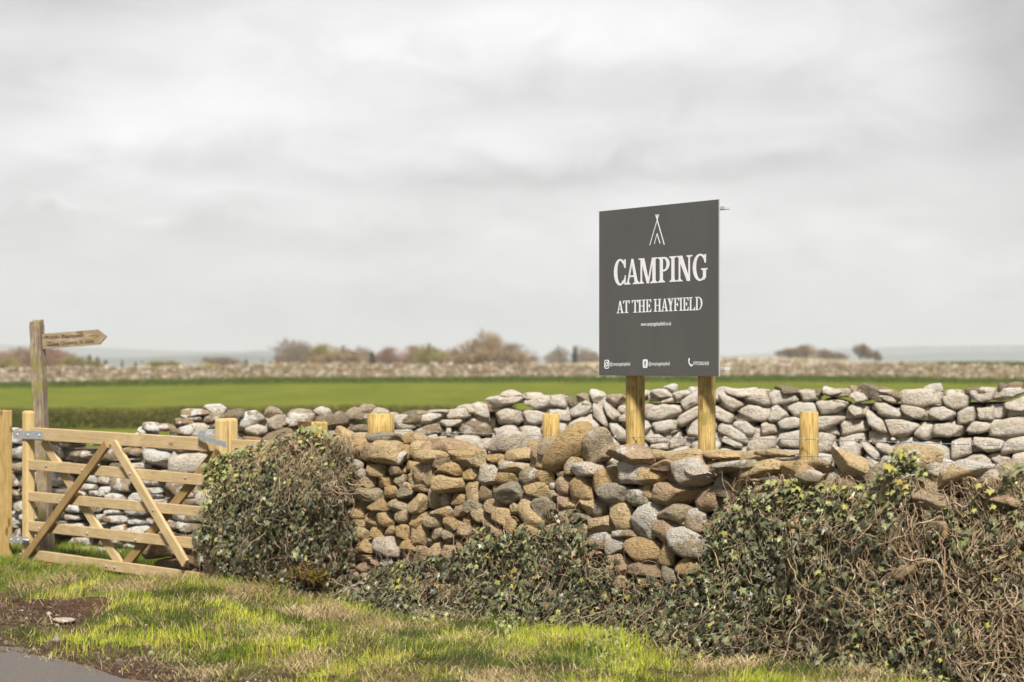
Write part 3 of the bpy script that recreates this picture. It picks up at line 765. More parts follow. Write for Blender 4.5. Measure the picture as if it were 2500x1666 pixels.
M['brace'] = material('dark_brace_timber', mat_wood([(.24, .155, .06), (.30, .20, .085), (.36, .245, .11)], 14, dark=.3, axis='X', knots=False))  # darker brown timber for two of the braces
M['bigpost'] = material('rough_post_timber', mat_wood([(.33, .215, .07), (.44, .30, .11), (.52, .385, .19)], 16, green=.3, dark=.35))
M['old'] = material('weathered_oak', mat_wood([(.15, .11, .075), (.27, .21, .145), (.37, .31, .24)], 30, green=.75, dark=.9, rough=.9))
M['old_h'] = material('weathered_oak_arm', mat_wood([(.17, .12, .07), (.29, .215, .14), (.38, .31, .22)], 26, green=.7, dark=.9, rough=.9, axis='X'))
M['galv'] = material('galvanised_steel', lambda g: {'Base Color': g.ramp(g.noise(g.obj(), 40, 3), [(.3, (.38, .40, .42)), (.7, (.56, .58, .6))]), 'Metallic': .55, 'Roughness': .45})
M['alu'] = material('aluminium', lambda g: {'Base Color': (.5, .5, .49), 'Metallic': .0, 'Roughness': .35})
M['carved'] = material('carved_letter_shadowed_oak', lambda g: {'Base Color': g.ramp(g.noise(g.obj(), 30, 3), [(.35, (.05, .036, .024)), (.7, (.12, .085, .055))]), 'Roughness': .95})

# ------------------------------------------------------------------ gate
GL = np.array([(62 - 1250) / F * 19.75, 19.75]); GR = np.array([(549 - 1250) / F * 17.9, 17.9])
gu = (GR - GL); GLEN = np.hypot(*gu); gu = gu / GLEN; gn = np.array([gu[1], -gu[0]]); gn = gn if gn[1] < 0 else -gn
GU3 = np.array([gu[0], gu[1], 0]); GN3 = np.array([gn[0], gn[1], 0])
def gpt(px, py, off=0.0):
    k = (px - 1250) / F; a = GL + gn * off
    t = (k * a[1] - a[0]) / (gu[0] - k * gu[1]); Y = a[1] + gu[1] * t
    return t, EYE - (py - HY) / F * Y
gate = empty('field_gate', (GL[0], GL[1], 0), 'new pale timber five bar field gate with crossed diagonal braces', 'gate')
gate.rotation_euler = (0, 0, math.atan2(gu[1], gu[0]))
# gate-local axes: x along the gate, y = towards the field, z up
def gbar(name, a, b, w, th, y, mat, bev=.004, parent=gate):
    a = np.array(a); b = np.array(b); L = np.hypot(*(b - a)); d_ = (b - a) / L
    mb = MB(); box(mb, (0, 0, 0), (1, 0, 0), (0, 1, 0), (0, 0, 1), L / 2, th / 2, w / 2, bev)
    me = mb.mesh(name, smooth=False); o = link(name, me, mat, parent)
    c = (a + b) / 2; o.location = (c[0], y, c[1]); o.rotation_euler = (0, -math.atan2(d_[1], d_[0]), 0)
    return o
def gpost(name, x, y, z0, z1, w, th, mat, parent=gate, bev=.02):
    mb = MB(); box(mb, (0, 0, (z1 - z0) / 2), (1, 0, 0), (0, 1, 0), (0, 0, 1), w / 2, th / 2, (z1 - z0) / 2, bev)
    o = link(name, mb.mesh(name, smooth=False), mat, parent); o.location = (x, y, z0); return o
z_hl = gpt(65, 1003)[1]
gpost('hanging_stile', .045, 0, gpt(65, 1391)[1], z_hl, .085, .085, M['gate'])
zr = gpt(535, 1022)[1]
gpost('meeting_stile', GLEN - .04, 0, .05, zr, .075, .085, M['gate'])
y_f = -.0
rails = [((85, 1059), (518, 1086), .098, .075), ((70, 1134), (545, 1176), .082, .035), ((68, 1211), (545, 1254), .078, .035), ((68, 1283), (545, 1334), .080, .035), ((80, 1354), (545, 1419), .082, .035)]
for k_, (a, b, w, th) in enumerate(rails):
    gbar('top_rail' if k_ == 0 else 'rail', gpt(*a), gpt(*b), w, th, -.012 if k_ else -.01, M['gate_h'])
gbar('brace', gpt(100, 1076), gpt(290, 1385), .078, .03, .028, M['gate_h'])
gbar('brace', gpt(276, 1084), gpt(58, 1385), .072, .03, -.055, M['brace'])
gbar('brace', gpt(292, 1082), gpt(468, 1376), .078, .03, -.054, M['gate_h'])
gbar('brace', gpt(524, 1102), gpt(282, 1402), .078, .03, .029, M['brace'])
def bolt(px, py, y=-.075, r=.011):
    t, z = gpt(px, py); V, Fc = ICO[2]; mb = MB(); mb.add(V * np.array([r, r * .5, r]), Fc)
    o = link('bolt', mb.mesh('bolt'), M['galv'], gate); o.location = (t, y, z)
for px, py, y in [(121,1137,-.034),(218,1148,-.072),(335,1156,-.072),(461,1166,-.034),(165,1222,-.072),(392,1245,-.072),(113,1289,-.072),(221,1302,-.034),(339,1318,-.034),(68,1352,-.072),(267,1382,-.034),(288,1385,-.034)]:
    bolt(px, py, y)
# hinge straps
for (xa, ya, xb, yb, nm, hh) in [(46, 1061, 119, 1063, 'hinge_strap', .068), (34, 1317, 82, 1318, 'hinge_strap', .05)]:
    a, b = gpt(xa, ya), gpt(xb, yb); o = gbar(nm, a, b, hh, .006, -.052, M['galv'], .001)
    for fx in (.15, .5, .88):
        V, Fc = ICO[2]; mb = MB(); mb.add(V * np.array([.012, .006, .012]), Fc); q_ = link('bolt_head', mb.mesh('bolt_head'), M['alu'], o); L = math.hypot(b[0] - a[0], b[1] - a[1]); q_.location = ((fx - .5) * L, -.005, 0)
t0, z0 = gpt(82, 1318); V, Fc = ICO[3]; mb = MB(); mb.add(V * np.array([.05, .03, .014]), Fc); o = link('hinge_pin', mb.mesh('hinge_pin'), M['galv'], gate); o.location = (t0 - .01, -.065, z0)
# latch loop: flat galvanised hoop over both posts
la = gpt(512, 1060); lb = gpt(566, 1081)
pts = [(la[0] + .01, .06, la[1] + .02), (la[0] - .04, .055, la[1] + .015), (la[0] - .075, .02, la[1] + .01), (la[0] - .075, -.04, la[1]), (la[0] - .03, -.085, la[1] - .01), (lb[0] - .02, -.10, lb[1]), (lb[0] + .06, -.10, lb[1] - .012)]
mb = MB(); P_ = np.array(pts)
up = np.array([0, 0, .021]); n_ = len(P_); T = np.gradient(P_, axis=0); T /= np.linalg.norm(T, axis=1)[:, None]; side = np.cross(T, [0, 0, 1.0]) * .004
V = np.stack([P_ - up - side, P_ + up - side, P_ + up + side, P_ - up + side], 1).reshape(-1, 3); i = np.arange(n_ - 1)[:, None] * 4
q = np.stack([i + j, i + j2, i + 4 + j2, i + 4 + j], -1).reshape(-1, 4); q = np.concatenate([q, [[0, 3, 2, 1], [(n_ - 1) * 4 + a for a in range(4)]]])
mb.add(V, q); link('latch_loop', mb.mesh('latch_loop', smooth=False), M['galv'], gate)

GROT = gate.rotation_euler.z
def square_post(name, px, d, ytop, w, th, mat, label, cat='gate post', lean=0.0, z0=-.1, rot=None, bev=.012, rough=.0, group=None):
    x = (px - 1250) / F * d; zt = EYE - (ytop - HY) / F * d
    r = empty(name, (x, d, 0), label, cat, group=group) if False else None
    mb = MB(); h = zt - z0
    ns = 14; prof = []
    box(mb, (0, 0, z0 + h / 2), (1, 0, 0), (0, 1, 0), (0, 0, 1), w / 2, th / 2, h / 2, bev)
    me = mb.mesh(name, smooth=False); o = link(name, me, mat); o.location = (x, d, 0); o.rotation_euler = (0, lean, GROT if rot is None else rot)
    return tag(o, label, cat, group)
square_post('gate_post', 2, 19.9, 1002, .135, .135, M['bigpost'], 'thick rough yellowish gate post at the left edge of the photo', bev=.008)
lp = square_post('gate_post', 562, 18.05, 1021, .085, .10, M['gate'], 'slim pale yellow gate post where the gate latches, beside the ivy', bev=.022)
p1 = square_post('gate_post', 764, 17.3, 1030, .15, .16, M['post'], 'square yellow post with dark stained top behind the ivy clump', cat='fence post', bev=.012)
mb = MB(); box(mb, (0, 0, 0), (1, 0, 0), (0, 1, 0), (0, 0, 1), .071, .005, .02, .001)
M['stain'] = material('dark_stain', lambda g: {'Base Color': g.ramp(g.noise(g.obj(), 30, 4), [(.35, (.06, .03, .012)), (.7, (.22, .12, .035))]), 'Roughness': .9})
o = link('end_stain', mb.mesh('end_stain', smooth=False), M['stain'], p1); o.location = (0, -.0775, EYE - (1036 - HY) / F * 17.3)
# rail between latch post and the strainer behind the ivy
ra = np.array([(572 - 1250) / F * 18.0, 18.0]); rb = np.array([(790 - 1250) / F * 17.35, 17.35]); L = np.hypot(*(rb - ra))
mb = MB(); box(mb, (L / 2, 0, 0), (1, 0, 0), (0, 1, 0), (0, 0, 1), L / 2, .03, .075, .004)
o = link('fence_rail', mb.mesh('fence_rail', smooth=False), M['gate_h']); o.location = (ra[0], ra[1], EYE - (1098 - HY) / F * 18.0); o.rotation_euler = (0, 0, math.atan2(*(rb - ra)[::-1]))
tag(o, 'short pale timber rail running from the latch post into the ivy', 'fence rail')

# ------------------------------------------------------------------ round posts
def round_post(name, px, ytop, dia_px, off=-.75, d=None, mat='post', label='', cat='fence post', group=None, ybase=None, parent=None, chamfer=.006, lean=0.0):
    if d is None: s_, zt, d = px_to_sz(px, ytop, off)
    zt = EYE - (ytop - HY) / F * d; x = (px - 1250) / F * d; r = dia_px / 2 * d / F
    mb = MB(); zs = np.concatenate([[-.25], np.linspace(0, zt - chamfer, 12), [zt]])
    rs = np.array([r] * (len(zs) - 1) + [r - chamfer]) * (1 + .012 * np.sin(np.arange(len(zs)) * 1.3 + px))
    tube(mb, [(0, 0, z) for z in zs], rs, sides=28)
    me = mb.mesh(name); 
    # flat sawn top
    for p in me.polygons:
        if all(abs(me.vertices[v_].co.z - zt) < 1e-4 for v_ in p.vertices): p.use_smooth = False
    o = link(name, me, M[mat], parent); o.location = (x, d, 0) if parent is None else Vector((x, d, 0)) - parent.location
    o.rotation_euler = (0, lean, random.uniform(0, 6))
    if parent is None: tag(o, label, cat, group)
    return o, d
G_ = 'round timber posts of the wire fence'
o, _ = round_post('fence_post', 930, 1010, 65, d=17.0, label='thick short sawn-off fence post just right of the ivy clump', group=G_)
o, _ = round_post('fence_post', 1345, 1011, 42, label='slim round yellow fence post left of the sign, behind leaning brown boulder', group=G_)
o, _ = round_post('fence_post', 1975, 1005, 47, label='round yellow fence post right of the sign, with knots near its top', group=G_)
round_post('fence_post', 2720, 1030, 50, label='round yellow fence post past the right edge of the photo', group=G_)

# ------------------------------------------------------------------ sign
DL, DR = 15.55, 14.40
BL = P3(1463, 918, DL); BR = P3(1755, 918.5, DR); 
BL2 = BL[:2]; BR2 = BR[:2]; BW = np.hypot(*(BR2 - BL2)); bu = (BR2 - BL2) / BW; bn = np.array([bu[1], -bu[0]]); bn = bn if bn[1] < 0 else -bn
zb = (BL[2] + BR[2]) / 2
BH = (EYE - (517 - HY) / F * DL) - zb; BH2 = (EYE - (486 - HY) / F * DR) - zb; BH = (BH + BH2) / 2
sign = empty('signboard', (BL2[0], BL2[1], zb), 'dark grey camping signboard with white lettering on two round timber posts', 'sign')
sign.rotation_euler = (0, 0, math.atan2(bu[1], bu[0]))   # local: x along the board, -y outwards, z up
def buv(px, py):
    k = (px - 1250) / F; t = (k * BL2[1] - BL2[0]) / (bu[0] - k * bu[1]); Y = BL2[1] + bu[1] * t
    return t, EYE - (py - HY) / F * Y - zb
M['board_edge'] = material('white_board_core', lambda g: {'Base Color': (.36, .37, .36), 'Roughness': .5})
def mat_board(g):
    o = g.obj()
    n = g.noise(g.map(o, scale=(4, 1, 1.2)), 1.0, 4, .6, .6); n2 = g.noise(o, 180, 2, .5)
    dirt = g.noise(g.map(o, scale=(14, 1, 2.5)), 1.0, 5, .7)
    c = g.ramp(n, [(.3, (.092, .092, .090)), (.7, (.108, .107, .103))])
    c = g.mix(g.m('MULTIPLY', g.step(dirt, .52, .75), .10), c, (.22, .20, .17))
    return {'Base Color': c, 'Roughness': g.m('ADD', .42, g.m('MULTIPLY', n, .15)), 'Specular IOR Level': .28, 'bump': (n2, .05, .002)}
M['board'] = material('dark_grey_board', mat_board)
M['white'] = material('white_vinyl', lambda g: {'Base Color': g.ramp(g.noise(g.obj(), 6, 3), [(.3, (.86, .87, .94)), (.7, (.90, .91, .97))]), 'Roughness': .5})
M['greyvinyl'] = material('grey_vinyl', lambda g: {'Base Color': (.40, .40, .42), 'Roughness': .5})
mb = MB(); box(mb, (BW / 2, .004, BH / 2), (1, 0, 0), (0, 1, 0), (0, 0, 1), BW / 2, .004, BH / 2, .0006); link('panel', mb.mesh('panel', smooth=False), M['board_edge'], sign)
mb = MB(); box(mb, (BW / 2, -.001, BH / 2), (1, 0, 0), (0, 1, 0), (0, 0, 1), BW / 2 - .0015, .0009, BH / 2 - .0015, .0); link('printed_face', mb.mesh('printed_face', smooth=False), M['board'], sign)
# channels behind
for py in (508, 901):
    _, z = buv(1757, py); mb = MB()
    box(mb, (BW / 2 + .025, .03, z), (1, 0, 0), (0, 1, 0), (0, 0, 1), BW / 2 + .02, .02, .010, .002)
    link('channel', mb.mesh('channel', smooth=False), M['alu'], sign)
for px, w_ in ((1551, 48), (1725.5, 43)):
    r = w_ / 2 * 14.9 / F; off = .052 + r
    o2 = BL2 - bn * off; k = (px - 1250) / F; t = (k * o2[1] - o2[0]) / (bu[0] - k * bu[1]); loc = Vector((t, off, 0))
    mb = MB(); zs = np.concatenate([[-zb - .3], np.linspace(-zb, BH - .06, 16), [BH - .055]]); rs = np.full(len(zs), r) * (1 + .015 * np.sin(np.arange(len(zs)) * .9 + px)); rs[-1] *= .93
    tube(mb, [(0, 0, z) for z in zs], rs, sides=28)
    o = link('post', mb.mesh('post'), M['post'], sign); o.location = (loc.x, loc.y, 0); o.rotation_euler = (0, 0, 1.0 + px)

# ---- serif lettering, drawn from strokes in a unit box
def R_(x0, y0, x1, y1): return [(x0, y0), (x1, y0), (x1, y1), (x0, y1)]
def foot(x0, x1, sx0, sx1, y=0, s=1, sh=.05, br=.10):
    """bracketed serif on a stem sx0..sx1, slab from x0..x1; s=+1 bottom, -1 top"""
    out = [[(x0, y), (x1, y), (x1, y + s * sh), (x0, y + s * sh)]]
    out.append([(x0 + (sx0 - x0) * .35, y + s * sh), (x1 + (sx1 - x1) * .35, y + s * sh), (sx1 + (x1 - sx1) * .2, y + s * (sh + .028)), (sx0 + (x0 - sx0) * .2, y + s * (sh + .028))])
    out.append([(sx0 + (x0 - sx0) * .2, y + s * (sh + .028)), (sx1 + (x1 - sx1) * .2, y + s * (sh + .028)), (sx1, y + s * br * 1.2), (sx0, y + s * br * 1.2)])
    return out
def arc(cx, cy, rx, ry, ix, iy, icx, a0, a1, n=26):
    """strip between outer ellipse and inner ellipse"""
    out = []; A_ = np.linspace(math.radians(a0), math.radians(a1), n)
    for a, b in zip(A_[:-1], A_[1:]):
        out.append([(cx + rx * math.cos(a), cy + ry * math.sin(a)), (cx + rx * math.cos(b), cy + ry * math.sin(b)), (icx + ix * math.cos(b), cy + iy * math.sin(b)), (icx + ix * math.cos(a), cy + iy * math.sin(a))])
    return out
def glyph(ch, t, h):
    """t = thick stem, h = thin stem, in units of the letter width"""
    o = []
    if ch == 'I':
        a, b = .5 - t / 2, .5 + t / 2; o = [R_(a, .0, b, 1)] + foot(0, 1, a, b) + foot(0, 1, a, b, 1, -1)
    elif ch == 'A':
        ap = .47
        o = [[(.10, 0), (.10 + h, 0), (ap + .05, .93), (ap - .04, 1)], [(.90 - t, 0), (.90, 0), (ap + t * .40, 1), (ap - t * .30, 1)], R_(.25, .285, .68, .355)]
        o += foot(0, .34, .115, .11 + h) + foot(.54, 1, .90 - t, .90)
    elif ch == 'C':
        o = arc(.52, .5, .52, .53, .52 - t, .455, .52 + t * .10, 48, 312)
        o += [[(.88, 1.0), (.99, 1.0), (.98, .66), (.90, .66)], [(.72, .93), (.92, .86), (.9, .66), (.82, .80)], [(.92, .37), (1.0, .37), (.97, .0), (.89, .0)], [(.74, .10), (.84, .02), (.96, .2), (.93, .30)]]
    elif ch == 'G':
        o = arc(.50, .5, .50, .53, .50 - t, .455, .50 + t * .10, 50, 318)
        o += [[(.80, 1.0), (.90, 1.0), (.89, .67), (.81, .67)], [(.68, .93), (.86, .86), (.83, .67), (.76, .80)]]
        o += [R_(.70, .10, .70 + t, .42), [(.66, .06), (.78, .0), (.70 + t, .10), (.70 + t, .22)]] + foot(.57, 1.0, .70, .70 + t, .46, -1, .05, .08)
    elif ch == 'M':
        o = [R_(.10, .0, .10 + h, 1.0), R_(.745, 0, .745 + t, 1.0), [(.10, 1), (.29, 1), (.56, 0), (.44, 0)], [(.47, 0), (.545, 0), (.80, 1), (.72, 1)]]
        o += foot(.0, .27, .10, .10 + h) + foot(.62, 1.0, .745, .745 + t) + [[(-.02, 1), (.14, 1), (.14, .955), (.0, .955)], [(.03, .955), (.14, .955), (.14, .90)], [(.86, 1), (1.0, 1), (1.0, .955), (.86, .955)], [(.86, .955), (.97, .955), (.88, .90)]]
    elif ch == 'N':
        o = [R_(.13, 0, .13 + h, 1), R_(.75, 0, .75 + h, 1), [(.06, 1), (.34, 1), (.75 + h, 0), (.66, 0)]]
        o += foot(0, .36, .13, .13 + h) + foot(.64, 1, .75, .75 + h, 1, -1) + [[(.0, 1), (.14, 1), (.14, .955), (.02, .955)], [(.06, .955), (.14, .955), (.14, .9)]]
    elif ch == 'P':
        a, b = .17, .17 + t; o = [R_(a, 0, b, 1)] + foot(0, .60, a, b) + [[(0, 1), (a, 1), (a, .955), (0, .955)], [(.05, .955), (a, .955), (a, .90)]]
        o += [R_(b, .93, .55, 1.0), R_(b, .43, .52, .50)]
        o += arc(.52, .715, .48, .285, .48 - t, .215, .52, -90, 90)
    elif ch == 'T':
        a, b = .5 - t / 2, .5 + t / 2; o = [R_(a, 0, b, 1), R_(.03, .945, .97, 1.0)] + foot(.22, .78, a, b)
        o += [[(.0, 1), (.07, 1), (.10, .76), (.03, .76)], [(.06, .95), (.24, .95), (.10, .80)], [(1, 1), (.93, 1), (.90, .76), (.97, .76)], [(.94, .95), (.76, .95), (.90, .80)]]
    elif ch == 'H':
        o = [R_(.13, 0, .13 + t, 1), R_(.87 - t, 0, .87, 1), R_(.13 + t, .47, .87 - t, .53)]
        for x in (.13, .87 - t): o += foot(x - .13, x + t + .13, x, x + t) + foot(x - .13, x + t + .13, x, x + t, 1, -1)
    elif ch in 'EFL':
        a, b = .16, .16 + t; o = [R_(a, 0, b, 1)]
        if ch != 'L': o += [R_(0, .955, .92, 1.0), [(.84, 1), (.93, 1), (.96, .76), (.89, .76)], [(.62, .96), (.9, .96), (.9, .82)], R_(b, .475, .70, .525), [(.66, .36), (.72, .36), (.72, .64), (.66, .64)], [(.5, .5), (.67, .40), (.67, .60)]]
        if ch != 'F': o += [R_(0, 0, .94, .05), [(.87, 0), (.95, 0), (1, .27), (.93, .27)], [(.62, .045), (.92, .045), (.94, .2)]] + foot(0, b + .1, a, b)[1:2]
        if ch == 'F': o += foot(0, .62, a, b)
        if ch == 'L': o += foot(0, .62, a, b, 1, -1)
    elif ch == 'Y':
        a, b = .5 - t / 2, .5 + t / 2; o = [R_(a, 0, b, .46), [(a, .40), (b, .44), (.20 + t, 1), (.10, 1)], [(b - h, .42), (b, .40), (.86, 1), (.86 - h, 1)]]
        o += foot(.24, .76, a, b) + [R_(0, .955, .42, 1.0), R_(.62, .955, 1.0, 1.0)]
    elif ch == 'D':
        a, b = .15, .15 + t; o = [R_(a, 0, b, 1), R_(0, .95, .46, 1.0), R_(0, 0, .46, .05)] + arc(.44, .5, .56, .5, .56 - t, .445, .44, -90, 90, 30)
    return o
def plate(mb, polys, fmap, y0=-.0021, th=.0012):
    """extrude planar polygons on the board; each a hair thicker so that none are coplanar"""
    for k_, P in enumerate(polys):
        yv = y0 - th - .00006 * (k_ % 9) ; n = len(P)
        Q = [fmap(*p) for p in P]
        V = [(x, yv, z) for x, z in Q] + [(x, y0 + .0003, z) for x, z in Q]
        Fc = []
        area = sum(Q[i][0] * Q[(i + 1) % n][1] - Q[(i + 1) % n][0] * Q[i][1] for i in range(n))
        idx = list(range(n)) if area > 0 else list(range(n))[::-1]
        for i in range(1, n - 1): Fc.append([idx[0], idx[i], idx[i + 1]])
        for i in range(n):
            a, b = idx[i], idx[(i + 1) % n]; Fc += [[b, a, a + n], [b, a + n, b + n]]
        mb.add(V, Fc)
def word(letters, k, ox, oy, top, base, tpx, hpx, name):
    """letters: (char, x0, x1) in crop pixels; top/base: functions crop x -> crop y"""
    mb = MB()
    for ch, x0, x1 in letters:
        W_ = x1 - x0
        def fm(x, y, x0=x0, x1=x1):
            u0 = buv(x0 / k + ox, 0)[0]; u1 = buv(x1 / k + ox, 0)[0]
            vb = buv((x0 + x1) / 2 / k + ox, base((x0 + x1) / 2) / k + oy)[1]; vt = buv((x0 + x1) / 2 / k + ox, top((x0 + x1) / 2) / k + oy)[1]
            return u0 + (u1 - u0) * x, vb + (vt - vb) * y
        plate(mb, glyph(ch, tpx / W_, hpx / W_), fm)
    return link(name, mb.mesh(name, smooth=False), M['white'], sign)
k = 8.712
top1 = lambda x: np.interp(x, [210, 480, 690, 1150, 1340, 1690, 1900], [302, 285, 270, 243, 228, 203, 190]); base1 = lambda x: np.interp(x, [210, 390, 940, 1090, 1340, 1480, 1900], [836, 830, 797, 787, 772, 765, 738])
word([('C', 85, 335), ('A', 332, 625), ('M', 612, 1005), ('P', 1020, 1265), ('I', 1268, 1408), ('N', 1420, 1752), ('G', 1762, 2072)], k, 1490, 600, top1, base1, 62, 31, 'lettering')
top2 = lambda x: np.interp(x, [200, 350, 1850], [1178, 1170, 1092]); base2 = lambda x: np.interp(x, [150, 1850], [1443, 1374])
word([('A', 145, 287), ('T', 278, 418), ('T', 465, 603), ('H', 600, 750), ('E', 762, 880), ('H', 932, 1088), ('A', 1095, 1232), ('Y', 1222, 1358), ('F', 1355, 1475), ('I', 1475, 1540), ('E', 1550, 1672), ('L', 1680, 1810), ('D', 1812, 1962)], k, 1490, 600, top2, base2, 27, 15, 'lettering')
# small sans text
def text_mesh(s, bold=0.0):
    cu = bpy.data.curves.new('text', 'FONT'); cu.body = s; cu.size = 1.0; cu.resolution_u = 2; cu.offset = bold
    o = bpy.data.objects.new('text', cu); COL.objects.link(o)
    bpy.context.view_layer.update()
    me = bpy.data.meshes.new_from_object(o.evaluated_get(bpy.context.evaluated_depsgraph_get()))
    V = np.array([v_.co[:] for v_ in me.vertices]); Fc = [list(p.vertices) for p in me.polygons]
    bpy.data.objects.remove(o); bpy.data.curves.remove(cu); bpy.data.meshes.remove(me)
    return V, Fc
def text_on(s, x0, x1, z0, z1, name, mat, parent, y=-.0034, bold=.012, slope=0.0):
    V, Fc = text_mesh(s, bold); lo, hi = V.min(0), V.max(0)
    X = x0 + (V[:, 0] - lo[0]) / (hi[0] - lo[0]) * (x1 - x0); Z = z0 + (V[:, 1] - lo[1]) / (hi[1] - lo[1]) * (z1 - z0) + slope * (X - x0)
    n = len(V); mb = MB()
    mb.add(np.stack([X, np.full(n, y), Z], 1), Fc)
    return link(name, mb.mesh(name, smooth=False), mat, parent)
def btext(s, pa, pb, yt, yb, name='lettering', bold=.012):
    u0, _ = buv(pa, yt); u1, _ = buv(pb, yt); _, z1 = buv((pa + pb) / 2, yt); _, z0 = buv((pa + pb) / 2, yb)
    return text_on(s, u0, u1, z0, z1, name, M['white'], sign, bold=bold)
btext('www.campingathayfield.co.uk', 1565.5, 1640, 786, 798.5, bold=.018)
kk = 7.353
btext('@campingathayfield', 1460 + 224 / kk, 1460 + 585 / kk, 860 + 178 / kk, 860 + 262 / kk)
btext('@campingathayfield', 1460 + 914 / kk, 1460 + 1295 / kk, 860 + 170 / kk, 860 + 260 / kk)
btext('07925862428', 1460 + 1718 / kk, 1460 + 1998 / kk, 860 + 168 / kk, 860 + 236 / kk)
def stroke_px(mb, p0, p1, wpx, kx, ox, oy, y0=-.0021):
    a = np.array(buv(p0[0] / kx + ox, p0[1] / kx + oy)); b = np.array(buv(p1[0] / kx + ox, p1[1] / kx + oy))
    d_ = b - a; L = np.hypot(*d_); d_ /= L; n = np.array([-d_[1], d_[0]]) * (wpx / kx / F * 15 / 2) * 1.25
    P = [tuple(a - n), tuple(b - n), tuple(b + n), tuple(a + n)]
    plate(mb, [P], lambda x, y: (x, y), y0=y0)
mb = MB()
E = (14.25, 1560, 510)
stroke_px(mb, (593, 208), (890, 1255), 30, *E); 
stroke_px(mb, (703, 205), (386, 1275), 30, *E, y0=-.0024)
stroke_px(mb, (648, 200), (645, 400), 22, *E, y0=-.0027)
stroke_px(mb, (641, 865), (545, 1228), 25, *E); stroke_px(mb, (641, 865), (745, 1215), 25, *E, y0=-.0024)
link('tent_emblem', mb.mesh('tent_emblem', smooth=False), M['white'], sign)
def rrect(w, h, r, n=6):
    out = []
    for cx, cy, a0 in ((w / 2 - r, h / 2 - r, 0), (-w / 2 + r, h / 2 - r, 90), (-w / 2 + r, -h / 2 + r, 180), (w / 2 - r, -h / 2 + r, 270)):
        for a in np.linspace(a0, a0 + 90, n): out.append((cx + r * math.cos(math.radians(a)), cy + r * math.sin(math.radians(a))))
    return out
def ring(outer, inner):
    n = len(outer); return [[outer[i], outer[(i + 1) % n], inner[(i + 1) % n], inner[i]] for i in range(n)]
def circ(r, n=24): return [(r * math.cos(a), r * math.sin(a)) for a in np.linspace(0, 2 * math.pi, n, endpoint=False)]
def icon_frame(cx, cy, hx):
    u0, v0 = buv(1460 + cx / kk, 860 + cy / kk); _, va = buv(1460 + cx / kk, 860 + (cy - hx / 2) / kk); _, vb = buv(1460 + cx / kk, 860 + (cy + hx / 2) / kk); return u0, v0, va - vb
u0, v0, hh = icon_frame(163, 220, 160)
mb = MB(); fm = lambda x, y: (u0 + x * hh, v0 + y * hh)
plate(mb, ring(rrect(1, 1, .27), rrect(.78, .78, .19)), fm); plate(mb, ring(circ(.27), circ(.165)), fm); plate(mb, [[(a + .27, b + .27) for a, b in circ(.06, 12)]], fm)
link('camera_icon', mb.mesh('camera_icon', smooth=False), M['white'], sign)
u0, v0, hh = icon_frame(853, 208, 156)
mb = MB(); fm = lambda x, y: (u0 + x * hh, v0 + y * hh); plate(mb, [rrect(1, 1, .24)], fm)
ic = link('letter_icon', mb.mesh('letter_icon', smooth=False), M['white'], sign)
mb = MB(); plate(mb, [R_(-.05, -.28, .07, .18), R_(-.14, .02, .17, .11), [(-.05, .14), (.07, .14), (.17, .22), (.17, .31), (.04, .30), (-.05, .22)]], fm, y0=-.0036)
link('letter', mb.mesh('letter', smooth=False), M['board'], ic)
# handset
u0, v0, hh = icon_frame(1668, 188, 135); mb = MB(); fm = lambda x, y: (u0 + x * hh, v0 + y * hh)
hs = []
for a, b in zip(np.linspace(100, 190, 12)[:-1], np.linspace(100, 190, 12)[1:]): pass
spine = [(-.42, .40), (-.44, .20), (-.36, -.02), (-.20, -.24), (.02, -.40), (.24, -.44)]
wd = [.13, .10, .085, .085, .10, .13]
sp_ = np.array(spine); tg = np.gradient(sp_, axis=0); tg /= np.linalg.norm(tg, axis=1)[:, None]; nn = np.stack([-tg[:, 1], tg[:, 0]], 1)
for i_ in range(5):
    hs.append([tuple(sp_[i_] - nn[i_] * wd[i_]), tuple(sp_[i_ + 1] - nn[i_ + 1] * wd[i_ + 1]), tuple(sp_[i_ + 1] + nn[i_ + 1] * wd[i_ + 1]), tuple(sp_[i_] + nn[i_] * wd[i_])])
hs.append([(a * 1.0 - .36, b * 1.6 + .38) for a, b in circ(.13, 14)]); hs.append([(a * 1.7 + .27, b * 1.0 - .36) for a, b in circ(.125, 14)])
plate(mb, hs, fm); link('phone_icon', mb.mesh('phone_icon', smooth=False), M['white'], sign)

# ------------------------------------------------------------------ footpath fingerpost
D_ = 20.6
top = P3(89, 781, D_); bot = P3(116, 1360, D_)
fp = empty('footpath_signpost', (bot[0], bot[1], bot[2]), 'weathered leaning wooden footpath signpost with one arrow-ended arm, behind the gate', 'signpost')
lean = math.atan2(top[0] - bot[0], top[2] - bot[2]); H_ = math.hypot(top[0] - bot[0], top[2] - bot[2])
fp.rotation_euler = (0, lean, 0)
ROTP = math.radians(-16)
